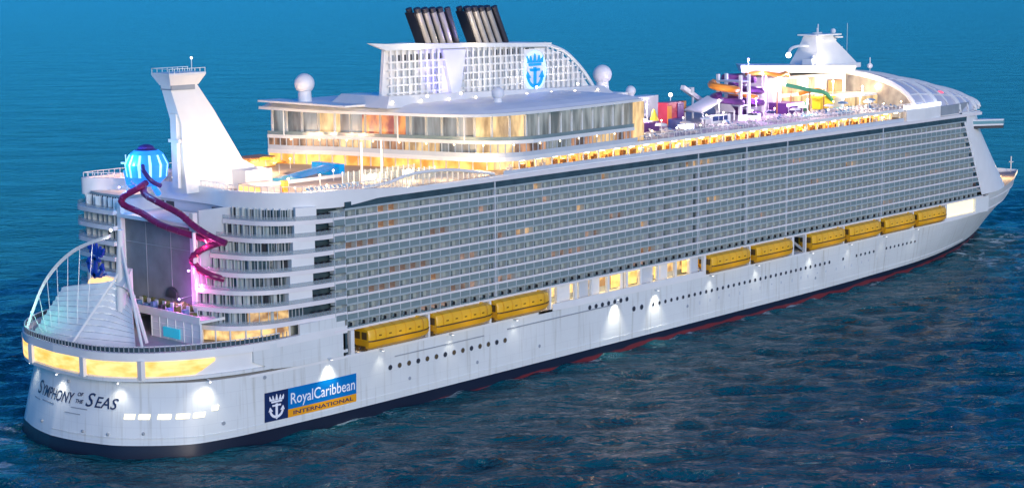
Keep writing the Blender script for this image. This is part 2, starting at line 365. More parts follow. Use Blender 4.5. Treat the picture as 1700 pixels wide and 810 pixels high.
# hull upper forward: flared bow with bulwark
U1 = [(290.6,27.2),(302,26.0),(317,23.2),(335,17.5),(352,10),(365,3.6),(371.5,0)]
rows = [(0, 12.9, .0), (1, 15, .35), (2, 17, .7), (3, 19, 1)]
bow12 = [(x, -y) for x, y in cr([(290.6,26.6),(300,25.2),(314,22),(328,17.6),(343,11),(358,4.3),(367,0)], 5)]
bowU = [(x, -y) for x, y in cr(U1, 5)]
def bow_line(f): return [(a[0]+(c[0]-a[0])*f, a[1]+(c[1]-a[1])*f) for a, c in zip(bow12, bowU)]
def sheer(x): return 17.6+1.6*max(0, min(1, (x-300)/45))-2.6*max(0, min(1, (x-352)/20))
mb = MB(); rings = []
for f in (0, .25, .5, .75, 1):
    ln = full([p for p in bow_line(f)][::1]) if 0 else None
    l = bow_line(f); r_ = [(x, y, 12.9+(sheer(x)-12.9)*f) for x, y in l]
    rings.append(r_ + [(x, -y, z) for x, y, z in r_[::-1]][1:])
mb.loft(rings, 'hull_white', closed=False); part(mb, 'bow_bulwark', smooth=True)
l = bow_line(.6); part(MB().prism(l+[(x, -y) for x, y in l[::-1]][1:], 15.6, 16.2, 'white', 'deck_teak'), 'foredeck')
mb = MB(); mb.sphere((352, 0, 16.25), 4.5, 'canopy_lit', 14, 3, (1, 1, .05)); part(mb, 'helipad')  # yellow light on the helipad is put into a glowing material
mb = MB(); mb.tube([(367, 0, 15.5), (367, 0, 21.5)], .18, 'white'); mb.box(366.6, 367.4, -.6, .6, 19.5, 19.8, 'white'); part(mb, 'bow_mast')
lamp('POINT', (349, -6, 21), 3500, (1, .66, .3), 'foredeck_light', .6, parent=ship)
# portholes
def porthole(x, z, s=.5, mat_='dark'):
    y = hull_at(x, z); d = (hull_at(x+1, z)-hull_at(x-1, z))/2
    mb = MB(); n = 8
    for rad, off, mm in ((s*1.25, .05, 'pale'), (s, .09, mat_)):
        vs = [(x+rad*math.cos(2*math.pi*i/n), y+d*rad*math.cos(2*math.pi*i/n)-off, z+rad*math.sin(2*math.pi*i/n)) for i in range(n)]
        vs += [(a, c+.3, e_) for a, c, e_ in vs]
        mb.add(vs, [tuple(range(n))]+[(i, (i+1) % n, n+(i+1) % n, n+i) for i in range(n)], mm)
    part(mb, 'porthole', hull)
mat('porthole_dim', (.10, .075, .04), .3)
for i in range(14): porthole(54.8+i*2.5, 8.6, .52, 'porthole_dim' if i % 3 else 'dark')
for i in range(7): porthole(114.5+i*2.15, 11.4, .52, 'dark')
for x in (129.9, 132.7): porthole(x, 8.8, .6, 'dark')
xs = [137+i*2.25 for i in range(54)]
for i, x in enumerate(xs):
    if i in (34, 35, 37, 38, 44, 45): continue
    porthole(x, 8.8, (.44 if x < 215 else .40), 'dark')
for x, z in ((98, 5.6), (79, 5.4), (60, 5.5), (150, 6.4), (205, 5.5), (16, 5.0), (24.5, 12.0)): porthole(x, z, .35, 'grey')
# faint drain and hatch plates below the porthole row
mb = MB()
for i in range(22):
    x = 150+i*4.3+random.uniform(-.8, .8); y = hull_at(x, 6.6); mb.box(x, x+.5, y-.05, y+.3, 6.3+random.uniform(-.3, .3), 6.9, 'pale')
part(mb, 'drain_plate', hull, kind='stuff')
# ------------------------------------------------------------------ hull graphics
def hp(x, z, off): return (x, hull_at(x, z)-off, z)
def hull_patch(x0, x1, z0, z1, off, m, name, parent, n=8):
    mb = MB(); f = []; bk = []
    for i in range(n+1):
        x = x0+(x1-x0)*i/n; f.append([hp(x, z0, off), hp(x, z1, off), hp(x, z1, off-.05), hp(x, z0, off-.05)])
    mb.loft(f, m); return part(mb, name, parent)
sign = hull_patch(29.6, 46, 5.1, 9.05, .12, 'sign_blue', 'company_sign', hull)
hull_patch(29.6, 46, 3.55, 5.1, .12, 'sign_orange', 'sign_band', hull)
hull_patch(24.4, 29.6, 3.55, 9.05, .12, 'sign_navy', 'sign_panel', hull)
def text_mesh(body, size, shear=0, extrude=0, bold=0, spacing=1):
    cu = bpy.data.curves.new('lettering', 'FONT'); cu.body = body; cu.size = size; cu.shear = shear; cu.extrude = extrude; cu.offset = bold; cu.space_character = spacing
    cu.resolution_u = 3
    o = bpy.data.objects.new('lettering', cu); COL.objects.link(o)
    dg = bpy.context.evaluated_depsgraph_get(); me = bpy.data.meshes.new_from_object(o.evaluated_get(dg))
    bpy.data.objects.remove(o); return me
def bend(me, fn, m, name, parent):
    for v in me.vertices: v.co = fn(v.co.x, v.co.y)
    me.materials.clear(); me.materials.append(M[m])
    o = bpy.data.objects.new(name, me); COL.objects.link(o); o.parent = parent; return o
def fit(me, x0, x1):                                       # scale text x to run x0..x1
    a = min(v.co.x for v in me.vertices); c = max(v.co.x for v in me.vertices)
    for v in me.vertices: v.co.x = x0+(v.co.x-a)/(c-a)*(x1-x0)
mat('lettering_white', (.85, .87, .9), .4)
me = text_mesh('RoyalCaribbean', 3.0, 0, 0, .02); fit(me, 30.2, 45.6); bend(me, lambda x, y: hp(x, 6.0+y, .16), 'lettering_white', 'lettering', sign)
me = text_mesh('INTERNATIONAL', 1.0, 0, 0, .02); fit(me, 30.8, 45.2); bend(me, lambda x, y: hp(x, 3.95+y, .16), 'lettering_dark', 'lettering', sign)
def emblem():
    """crown and anchor in a unit box: list of closed 2D outlines"""
    P = []
    P.append([(-.07,.02),(.07,.02),(.07,.62),(-.07,.62)])                                  # shank
    P.append([(-.26,.50),(.26,.50),(.26,.58),(-.26,.58)])                                  # stock
    arc_o = [(.44*math.cos(a), .34+.36*math.sin(a)) for a in [R(180+i*18) for i in range(11)]]
    arc_i = [(.32*math.cos(a), .34+.25*math.sin(a)) for a in [R(360-i*18) for i in range(11)]]
    P.append(arc_o+arc_i)
    P.append([(-.50,.30),(-.22,.30),(-.40,.50)]); P.append([(.22,.30),(.50,.30),(.40,.50)])  # flukes
    P.append([(-.12,.02),(.12,.02),(0,-.08)])
    P.append([(-.32,.66),(.32,.66),(.34,.74),(-.34,.74)])                                  # crown band
    for c, w, h in ((-.40,.09,.22),(-.22,.08,.24),(0,.09,.28),(.22,.08,.24),(.40,.09,.22)):
        P.append([(c*.85-w,.755),(c*.85+w,.755),(c*1.05+w*.4,.755+h*.75),(c*1.05,.755+h),(c*1.05-w*.4,.755+h*.75)])
    return P
def emblem_mesh(fn, m, name, parent, depth=.05):
    mb = MB()
    for poly in emblem():
        n = len(poly); vs = [fn(u, w, depth) for u, w in poly]+[fn(u, w, 0) for u, w in poly]
        mb.add(vs, [tuple(range(n)), tuple(range(n, 2*n))[::-1]]+[(i, (i+1) % n, n+(i+1) % n, n+i) for i in range(n)], m)
    return part(mb, name, parent)
emblem_mesh(lambda u, w, d: hp(27+u*3.6, 4.1+w*4.3, .13+d), 'lettering_white', 'emblem', sign)
# stern name, bent round the transom: arc length measured from the ship's centre line, + towards starboard
def stern_curve(z):
    o = outline(z); return full([p for p in o if p[0] < 60])
def on_stern(d, z, off=0):
    o = [p for p in outline(z) if p[0] < 60]; s = -1 if d < 0 else 1; d = abs(d); acc = 0
    for a, c in zip(o, o[1:]):
        l = math.dist(a, c)
        if acc+l >= d:
            t_ = (d-acc)/l; x = a[0]+(c[0]-a[0])*t_; y = a[1]+(c[1]-a[1])*t_; nx, ny = (c[1]-a[1])/l, -(c[0]-a[0])/l
            return (x+nx*off, s*(y+ny*off), z)
        acc += l
mb_name = None
for body, size, d0, d1, z0 in (('S', 3.4, -8.4, -6.4, 8.2), ('YMPHONY', 2.7, -6.2, 4.4, 8.2), ('OF', .9, 5.1, 6.5, 9.7), ('THE', .9, 4.9, 6.8, 8.5), ('S', 3.4, 7.4, 9.3, 8.2), ('EAS', 2.7, 9.5, 14.4, 8.2)):
    me = text_mesh(body, size, .22, 0, .03); fit(me, d0, d1)
    bend(me, lambda x, y, z0=z0: on_stern(x, z0+y, .10), 'lettering_dark', 'ship_name', hull)
# small lit windows low on the quarter
for d0, w in ((16.0,1.9),(18.6,2.0),(22.0,2.3),(25.2,2.3),(28.2,2.0),(31.4,1.2)):
    mb = MB(); zz = 7.1 if d0 < 30 else 8.0
    mb.loft([[on_stern(d0+i*w/3, zz-.42, .09), on_stern(d0+i*w/3, zz+.42, .09), on_stern(d0+i*w/3, zz+.42, -.1), on_stern(d0+i*w/3, zz-.42, -.1)] for i in range(4)], 'small_window_light')
    part(mb, 'lit_window', hull)
for d0, zz in ((-4, 3.9), (8, 3.9), (13.5, 3.9), (20, 4.2), (2, 11.8)):
    mb = MB(); c = on_stern(d0, zz, .08); mb.sphere(c, .32, 'grey', 8, 4); part(mb, 'hawse_pipe', hull)
for d0, d1, zz in ((2.6, 6.6, 6.6), (-5.5, -1.0, 7.4), (-9.5, -6.5, 7.2), (4, 8, 7.6)):
    mb = MB(); mb.loft([[on_stern(d0+(d1-d0)*i/4, zz-.08, .08), on_stern(d0+(d1-d0)*i/4, zz+.08, .08), on_stern(d0+(d1-d0)*i/4, zz+.08, -.1), on_stern(d0+(d1-d0)*i/4, zz-.08, -.1)] for i in range(5)], 'grey')
    part(mb, 'mooring_slot', hull)
# ------------------------------------------------------------------ stern gallery: bulging band of lit windows
BAND = cr([(-1.6,0),(-1.2,-5),(-.6,-10),(1.2,-14.5),(4.5,-19),(10,-23.2),(16,-25.8),(21.5,-27.3),(28,-28),(44,-28)], 6)
bfull = full(BAND)
mb = MB()
inn = offs(BAND, 3)
mb.prism(full(BAND), 13.5, 14.1, 'hull_white'); mb.ribbon(bfull, 17.2, 18.6, 1.0, 'white')
mb.ribbon(offs(bfull, .5), 14.1, 17.2, .5, 'white')
gal = part(mb, 'stern_gallery')
part(MB().prism(full(offs(BAND, .9)), 17.3, 17.9, 'deck_grey'), 'stern_deck')
blen = sum(math.dist(a, c) for a, c in zip(BAND, BAND[1:]))
def band_u(d): return d/blen
segs = [(0, 7.8, 1), (8.8, 19.2, 0), (20.6, 33.0, 0)]
def band_window(a, c, side):
    mb = MB(); pts = sub(BAND, band_u(a), band_u(c), 10)
    if a == 0: pts = [(x, -y) for x, y in pts[::-1]][:-1]+pts
    pts = offs(pts, .25)
    if side: pts = mir(pts)
    zt = [16.95]*len(pts); zb = [14.35]*len(pts)
    if a > 20:
        for i in range(len(pts)):
            k = i/(len(pts)-1); zb[i] = 14.35+max(0, k-.72)*7.5
    mb.ribbon(pts, zb, zt, .3, 'stern_window'); w = part(mb, 'gallery_window', gal)
    mb = MB()
    for i in range(1, len(pts)-1, 2):
        mb.box(pts[i][0]-.08, pts[i][0]+.08, pts[i][1]-.08, pts[i][1]+.08, zb[i], zt[i], 'pale')
    part(mb, 'mullion', w) if 0 else None
band_window(*segs[0][:2], 0)
for s_ in segs[1:]:
    for sd_ in (0, 1): band_window(s_[0], s_[1], sd_)
for d in (8.3, 19.9):
    for sg in (1, -1):
        p = sample(BAND, band_u(d)); part(MB().box(p[0]-.35, p[0]+.5, p[1]*sg-.6, p[1]*sg+.6, 13.9, 17.3, 'white'), 'gallery_pillar', gal)
# railing on the stern deck
mb = MB(); rl = offs(bfull, .35)
L = sum(math.dist(a, c) for a, c in zip(rl, rl[1:])); k = int(L/.9)
for i in range(k+1):
    x, y = sample(rl, i/k)
    if x < 30: mb.box(x-.07, x+.07, y-.07, y+.07, 18.6, 19.7, 'grey')
mb.ribbon([p for p in rl if p[0] < 30], 19.62, 19.75, .12, 'white'); mb.ribbon([p for p in offs(rl, .04) if p[0] < 30], 18.7, 19.5, .03, 'tower_glass')
part(mb, 'stern_railing')
# white side walls between stern gallery and boats
for sg in (1, -1):
    f = (lambda p: p) if sg == 1 else (lambda p: [(x, -y) for x, y in p])
    mb = MB()
    mb.ribbon(f([(22,-27.4),(26,-27.95),(32,-28),(43.4,-28)]), [15.2,13.4,12.9,12.9], [18.0]*4, .5*sg, 'hull_white')
    mb.ribbon(f([(32.5,-27.9),(36,-28.003),(43.4,-28.003)]), 18.0, 20.5, .5*sg, 'hull_white')
    mb.box(42.9, 43.4, min(-28*sg,-23*sg), max(-28*sg,-23*sg), 12.9, 17.5, 'white')
    part(mb, 'side_wall')
# ------------------------------------------------------------------ stern towers with curved balconies
Z0 = 17.85
def stbd_line(z):
    s = -(38.85-z)*.55 if z > 24 else -8-(23.85-z)*.6
    s = min(0, s)
    base = [(27.6,-12.5),(28.2,-16),(29.6,-21),(33.0,-25),(38.5,-27.4),(44,-28)]
    return cr([(x+s*(44-x)/16, y-min(1, -s/9)*.9*(1 if -28 < y-1 < -13 else 0)) for x, y in base], 5)
def port_line(z):
    return cr([(20.4,-12),(20.2,-17),(20.5,-22),(21.4,-25.6),(24.6,-27.8),(31,-28),(44,-28)], 5)
def towers(sg):
    tower_line = stbd_line if sg == 1 else port_line
    f = (lambda p: p) if sg == 1 else mir
    core = MB()
    for k in range(1, 8):
        z = Z0+3*k; ln = tower_line(z)
        lf = f(ln)
        mb = MB(); mb.ribbon(lf, z-.46, z+.36, 2.6*sg, 'ledge')
        lg = part(mb, 'tower_ledge')
        mb = MB(); mb.ribbon(offs(lf, .08*sg), z+.36, z+1.15, .05*sg, 'clear_glass'); part(mb, 'glass_railing', lg)
        cw = f(offs(ln, 2.4)); top = z+2.6
        mb = MB(); mb.ribbon(cw, z+.3, top, .4*sg, 'tower_glass')
        for i in range(30):
            q = sample(offs(cw, -.04*sg), i/40)[:2]; mb.box(q[0]-.05, q[0]+.05, q[1]-.05, q[1]+.05, z+.3, top, 'pale')
        wall_mb = mb
        if k == 1 and sg == 1:
            mb = MB(); mb.ribbon(offs(sub(cw, .36, .62, 8), -.2), z+.5, top-.1, .05, 'promenade'); part(mb, 'lit_window', lg)
        mb = wall_mb; nn = 10
        for i in range(nn):
            u = .04+.56*i/nn; a = sample(ln, u); c = sample(offs(ln, 2.4), u); a2 = sample(offs(ln, 1.2+random.uniform(0, .6)), u)
            p0, p1 = f([c[:2]])[0], f([a2[:2]])[0]
            mb.bar((p0[0], p0[1], z+1.45), (p1[0], p1[1], z+1.45), .1, 2.1, 'divider')
            if random.random() < .4:
                q = f([sample(offs(ln, 2.3), u+.02)[:2]])[0]; mb.box(q[0]-.3, q[0]+.3, q[1]-.3, q[1]+.3, z+.38, z+2.3, random.choice(['cabin_wall', 'grey', 'dark', 'divider']))
        part(mb, 'window_wall', lg)
        # solid white fin, leaning with the stepping of the decks
        if k > 1 and sg == 1:
            u0, u1 = .60, .76
            a = [sample(offs(ln, .35), u0+(u1-u0)*i/4)[:2] for i in range(5)]
            mb = MB(); mb.ribbon(f(a), z+.38, z+2.7, 1.6*sg, 'white'); part(mb, 'white_fin', lg)
        for u in (.79, .84, .89):                                     # balcony seats in the deep corner recess
            mb = MB(); p = f([sample(offs(ln, .9), u)[:2]])[0]; mb.box(p[0]-.3, p[0]+.3, p[1]-.3, p[1]+.3, z+.38, z+1.3, 'dark'); part(mb, 'balcony_seat', lg)
    # the core
    ln = offs(tower_line(20.85), 3.0)
    for k in range(0, 8):
        z = Z0+3*k; l2 = offs(tower_line(max(z, 20.85)), 2.75)
        poly = f([p[:2] for p in l2]+[(46,-25.4),(46,-12.5)])
        core.prism(poly, z+.003 if k else 17.9, z+2.997, 'cabin_wall')
    part(core, 'tower_core')
for sg in (1, -1): towers(sg)
# lit promenade level under the lowest tower ledge
for sg in (1, -1):
    f = (lambda p: p) if sg == 1 else mir
    ln = stbd_line(20.85) if sg == 1 else port_line(20.85)
    mb = MB(); mb.ribbon(f(sub(offs(ln, 1.3), .0, .62, 10)), 18.3, 20.4, .3*sg, 'promenade'); w = part(mb, 'promenade_window')
    for i in range(8):
        mb = MB(); p = f([sample(offs(ln, .6), .02+i*.085)[:2]])[0]; mb.box(p[0]-.12, p[0]+.12, p[1]-.12, p[1]+.12, 17.9, 20.45, 'white')
        part(mb, 'promenade_column')
# inner corner posts, cross beam, curtain wall and fascia above the open stern
for sg in (1, -1):
    mb = MB(); mb.box(21.3, 22.3, sg*11.4-.55, sg*11.4+.55, 22, 40.8, 'white'); part(mb, 'corner_post')
    mb = MB(); mb.box(22.5, 46, sg*12.0-.25, sg*12.0+.25, 17.9, 41.2, 'pale'); part(mb, 'inner_wall')
mb = MB(); mb.box(22.3, 23.0, -11.7, 11.7, 22.5, 38.0, 'curtain_wall')
for y in (-3.6, 4.2): mb.box(22.2, 22.299, y-.05, y+.05, 22.5, 38, 'grey')
mb.box(22.2, 22.299, -11, 11, 33.4, 33.5, 'grey')
part(mb, 'stage_curtain')
mb = MB(); mb.box(21.2, 31, -12, 12, 38.02, 38.75, 'white'); part(mb, 'stage_beam')
mb = MB(); mb.box(31.4, 32.6, -14.5, 14.5, 38.6, 41.4, 'pale')
fas = part(mb, 'stage_fascia')
for y0 in (-13.4, -10.2, -7.0):
    part(MB().box(31.2, 31.39, y0, y0+2.3, 39.3, 40.3, 'dark'), 'fascia_window', fas)
for y0 in (7.4, 10.6):
    part(MB().box(31.2, 31.39, y0, y0+2.3, 39.3, 40.3, 'dark'), 'fascia_window', fas)
# white rim (bulwark) of the pool deck
RIM = cr([(30.4,0),(30.2,-6),(29.6,-11.6),(31.2,-19),(35,-24),(40,-27),(46,-28.05),(54,-28.1),(64,-28.1),(80,-28.1)], 5)
zb = [41.0 if p[0] < 44 else min(41.87, 41.0+(p[0]-44)*.1) for p in RIM]; zt = [44.2 if p[0] < 44 else max(42.75, 44.2-(p[0]-44)*.065) for p in RIM]
PRIM = mir(cr([(30.4,0),(30.6,-8),(30,-16.5),(27.6,-21.5),(24.4,-25),(23.8,-27.4),(27,-28.05),(34,-28.1),(54,-28.1),(80,-28.1)], 5))[::-1]
ff = PRIM[:-1]+RIM; zh = [42 if p[0] < 44 else max(42.75, 44.2-(p[0]-44)*.065) for p in PRIM[:-1]]
zl2 = [41.0 if p[0] < 44 else min(41.87, 41.0+(p[0]-44)*.1) for p in PRIM[:-1]]; zh = [44.2 if p[0] < 44 else max(42.75, 44.2-(p[0]-44)*.065) for p in PRIM[:-1]]
mb = MB(); mb.ribbon(ff, zl2+zb, zh+zt, .9, 'white'); part(mb, 'pool_deck_bulwark', smooth=True)
for sg in (1, -1):
    mb = MB(); mb.ribbon([(80,-28.1*sg),(150,-28.1*sg),(220,-28.1*sg),(291,-28.1*sg)], 41.87, 42.72, .9*sg, 'ledge'); part(mb, 'deck_edge')
part(MB().prism(offs([p[:2] for p in ff if p[0] < 70], .5)+[(292,-27),(292,27)], 41.9, 42.95, 'white', 'deck_teak'), 'pool_deck')
# railing of aft pool deck
mb = MB(); rl = offs([p[:2] for p in ff if p[0] < 56], .45)
L = sum(math.dist(a, c) for a, c in zip(rl, rl[1:])); k = int(L/1.3)
for i in range(k+1):
    x, y = sample(rl, i/k)[:2]; mb.box(x-.06, x+.06, y-.06, y+.06, 44.0, 45.2, 'pale')
mb.ribbon(rl, 45.15, 45.27, .1, 'white'); part(mb, 'pool_deck_railing')
# ------------------------------------------------------------------ long balcony facade
part(MB().prism([(44,-26.6),(289,-26.6),(289,26.6),(44,26.6)], 17.9, 41.85, 'cabin_wall'), 'cabin_block')
XE = lambda k: 293.6-1.65*k
XS = lambda k: 40.8 if k == 0 else 40.4
FL = lambda k: 17.75 if k == 0 else Z0+3*k-1.2            # deck floor of each row; its handrail is 1.2 m higher
for sg in (1, -1):
    for k in range(9):
        z = FL(k); x0 = XS(k) if k == 0 else 44.0
        mb = MB(); ya, yb = sorted((-28.05*sg, -26.55*sg))
        mb.box(x0, XE(min(k, 7)), ya, yb, z-.36 if k else 17.62, z if k else 17.98, 'slab_edge' if k else 'ledge'); lg = part(mb, 'balcony_floor')
        if 0 < k < 8:
            mb = MB(); ya, yb = sorted((-28.22*sg, -27.98*sg)); mb.box(x0, XE(k), ya, yb, z+1.08, z+1.5, 'ledge'); part(mb, 'handrail', lg)
        if k == 8:
            mb = MB(); ya, yb = sorted((-28.02*sg, -27.96*sg)); mb.box(x0, XE(7), ya, yb, z, 41.85, 'tower_glass'); part(mb, 'glass_band', lg)
        if 0 < k < 8:
            mb = MB(); ya, yb = sorted((-28.1*sg, -26.4*sg)); mb.box(XE(k), XE(k)+.25, ya, yb, z-.3, z+2.7, 'white'); part(mb, 'end_wall', lg)
CW = 2.76
VAR = ['plain']*9+['curtain']*3
def cell(kind, w=CW, seed=0, low=False):
    """one balcony: partition, cabin wall, sliding door, chairs. origin = aft outer corner on the ledge"""
    mb = MB(); rn = random.Random(seed); h = 1.55 if low else 2.63; dp = 1.45
    white = kind == 'open'
    mb.box(0, .12, .12, dp, 0, h, 'divider_white' if white else 'divider')
    back = {'plain': 'cabin_wall', 'curtain': 'cabin_wall', 'warm': 'cabin_warm', 'pink': 'cabin_pink', 'open': 'door_glass'}[kind]
    mb.add([(.12,dp-.01,0),(w,dp-.01,0),(w,dp-.01,h),(.12,dp-.01,h)], [(0,1,2,3)], back)
    if kind in ('warm', 'pink'):
        mb.add([(.125,.3,0),(.125,dp-.02,0),(.125,dp-.02,h),(.125,.3,h)], [(0,3,2,1)], back)
    door = 'curtain' if kind == 'curtain' else ('door_glass' if kind == 'plain' else ('dark' if kind == 'open' else None))
    if door: mb.add([(.9,dp-.03,.04),(2.0,dp-.03,.04),(2.0,dp-.03,min(h,2.2)),(.9,dp-.03,min(h,2.2))], [(0,1,2,3)], door)
    x = rn.uniform(.9, 1.5)                                # chair and small table
    mb.box(x, x+.6, .35, .95, 0, .45, 'dark'); mb.box(x+.5, x+.6, .35, .95, .45, 1.75 if rn.random() < .6 else 1.1, 'dark')
    if rn.random() < .5: mb.box(x-.7, x-.3, .5, .9, 0, .7, 'door_glass')
    return mb
protos = {}
def proto(kind, seed, low):
    if (kind, seed, low) not in protos:
        c = cell(kind, seed=seed, low=low); o = c.build('balcony', None, recalc=False); COL.objects.unlink(o)
        g = MB()
        if low: g.box(.2, CW-.1, .05, .09, 0, .5, 'rail_glass')
        else: g.box(.03, CW-.03, .02, .06, 0, 1.1, 'rail_glass'); g.box(-.06, .06, -.02, .08, 0, 1.1, 'divider_white')
        r_ = g.build('balcony_railing', None); COL.objects.unlink(r_)
        protos[(kind, seed, low)] = (c, g, o.data, r_.data); bpy.data.objects.remove(o); bpy.data.objects.remove(r_)
    return protos[(kind, seed, low)]
cells = []
warm_at = {(54, 7): 'warm', (54, 6): 'warm', (57, 6): 'warm'}
rn = random.Random(11)
pink = {}
# cabins with the light on, grouped as in the photograph (start x, row, count)
for x0, k, n_, kd in ((53,7,2,'warm'),(53,6,2,'warm'),(66,5,2,'pink'),(43,5,3,'pink'),(54,3,4,'pink'),(50,2,3,'pink'),(67,2,1,'warm'),(73,3,2,'pink'),(80,6,1,'pink'),(92,4,2,'warm'),
        (98,6,1,'pink'),(84,1,2,'pink'),(86,4,1,'pink'),(70,1,3,'pink'),(62,0,3,'pink'),(103,2,4,'pink'),(131,3,1,'warm'),(131,1,2,'warm'),(109,5,1,'warm'),(120,4,2,'pink'),(150,7,4,'warm'),
        (118,7,1,'warm'),(95,7,1,'warm'),(158,4,2,'warm'),(218,5,2,'warm'),(224,6,2,'pink'),(238,1,2,'pink'),(262,3,3,'pink'),(180,2,1,'pink'),(200,4,2,'pink'),(112,3,2,'pink'),(129,0,2,'pink'),(189,6,3,'pink'),(247,5,1,'pink')):
    for i in range(n_): pink[(round((x0-41)/CW)+i, k)] = kd
for k in range(8):
    i = 0
    while True:
        x = 41.2+i*CW
        if x+CW > XE(k)-.1: break
        kind = pink.get((i, k))
        if not kind:
            kind = 'curtain' if rn.random() < .16 else 'plain'
            if 131 < x < 158 and k >= 1 and (i % 2 == 0 or x > 150 and k > 4) and k not in (0,): kind = 'open'
        cells.append((x, FL(k)+.01, kind, rn.randrange(3), k == 0)); i += 1
camp = camo.matrix_world.translation
cells.sort(key=lambda c: (Vector((c[0], -28, c[1]))-camp).length)
for x, z, kind, sd_, lw in cells[:100]:
    c, g, dm, gm = proto(kind, sd_, lw)
    o = bpy.data.objects.new('balcony', dm); COL.objects.link(o); o.parent = ship; o.location = (x, -28.05, z)
    g_ = bpy.data.objects.new('balcony_railing', gm); COL.objects.link(g_); g_.parent = o
rest = MB()
for x, z, kind, sd_, lw in cells[100:]:
    c, g, dm, gm = proto(kind, sd_, lw)
    for src in (c, g):
        k0 = len(rest.v); rest.v += [(a+x, b_-28.05, e_+z) for a, b_, e_ in src.v]
        for f_, mi in zip(src.f, src.m): rest.f.append(tuple(q+k0 for q in f_)); rest.m.append(rest.mi(src.ms[mi]))
part(rest, 'balcony_rows', kind='stuff', recalc=False)
rest = MB()
for k in range(8):
    z = FL(k); rest.box(44, XE(k), 28.0, 28.06, z+.01, z+1.1, 'rail_glass')
    for i in range(int((XE(k)-45)/CW)): rest.box(44.5+i*CW, 44.62+i*CW, 26.65, 27.9, z+.01, z+2.6 if k else z+1.5, 'divider')
part(rest, 'port_balcony_rows', kind='stuff', recalc=False)
# vertical white seams on the facade
for x in (84.6, 153.6, 173.0, 190.5, 236.0):
    mb = MB(); mb.box(x-.12, x+.12, -28.2, -27.6, Z0+.4, 41.8, 'divider_white'); part(mb, 'facade_seam')
# ------------------------------------------------------------------ boat recess
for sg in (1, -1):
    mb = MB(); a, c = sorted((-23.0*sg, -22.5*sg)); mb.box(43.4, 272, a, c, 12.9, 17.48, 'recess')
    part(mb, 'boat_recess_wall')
    mb = MB(); a, c = sorted((-27.9*sg, -22.9*sg)); mb.box(43.4, 297, a, c, 17.48, 17.60, 'white'); part(mb, 'recess_ceiling')
boats_x = [48, 66.1, 83.6, 157.5, 176, 200.5, 218.4, 236.3, 253.9]
BL = 16.7
def davit(x, w=.55):
    mb = MB()
    mb.box(x-w/2, x+w/2, -28.05, -27.3, 12.9, 17.45, 'white'); mb.box(x-w/2, x+w/2, -27.3, -23, 16.6, 17.45, 'pale')
    mb.bar((x, -27.5, 13.4), (x, -23.4, 15.6), w*.8, .5, 'pale')
    d = part(mb, 'davit'); return d
for x in (45.2, 65.4, 83.0, 101.6, 156.6, 175.0, 193.8, 199.6, 217.6, 235.6, 253.3, 271.4): davit(x, .9 if x in (45.2, 156.6, 193.8) else .55)
mb = MB(); mb.box(43.6, 44.3, -27.6, -24, 13, 17.4, 'tower_glass'); part(mb, 'blue_door')
# open promenade amidships, lit
mb = MB(); mb.box(102.2, 156, -22.999, -22.8, 14.2, 17.0, 'promenade'); mb.v = [(x, y-.25, z) for x, y, z in mb.v]; part(mb, 'promenade_window')
for i, x in enumerate((104.5, 110.5, 116, 121.5, 128, 133, 139.5, 146, 151.5)):
    mb = MB(); mb.box(x-.35, x+.35, -27.6, -26.9, 12.9, 17.45, 'white'); part(mb, 'promenade_column')
for x0, x1, m_ in ((105.5,109.5,'white'),(112.5,115.8,'pale'),(117.5,119.5,'white'),(126.6,128.6,'white'),(134,138.5,'pale'),(141,144,'white'),(152,155.8,'pale')):
    mb = MB(); mb.box(x0, x1, -26.6, -26.2, 12.9, 17.4, m_); part(mb, 'promenade_screen')
mb = MB(); 
for a, c in ((102.2, 156),): mb.box(a, c, -28.16, -27.9, 12.5, 14.0, 'white')
part(mb, 'promenade_bulwark')
for x0, x1 in ((123.5, 126.5), (149.5, 151.8), (128.6,132.4), (139,141)):
    mb = MB(); mb.box(x0, x1, -26.19, -26.0, 14.3, 17.0, 'warm_window'); mb.v = [(x, y-.6, z) for x, y, z in mb.v]; part(mb, 'lit_panel')
for x in (106, 114, 122, 130, 140, 149): lamp('POINT', (x, -25.6, 16.9), 420, (1, .72, .36), 'promenade_light', .3, parent=ship)
# mooring deck with bright opening near the bow
mb = MB(); mb.box(272.4, 290, -26.8, -26.5, 13.1, 17.4, 'mooring_light'); part(mb, 'mooring_deck_opening')
mb = MB(); mb.box(271.9, 272.4, -28, -26.4, 12.9, 17.45, 'white'); mb.box(290, 298, -27.6, -25.5, 12.9, 17.45, 'hull_white'); mb.box(272.4, 290, -27.9, -26.4, 12.9, 13.5, 'white')
part(mb, 'mooring_deck_frame')
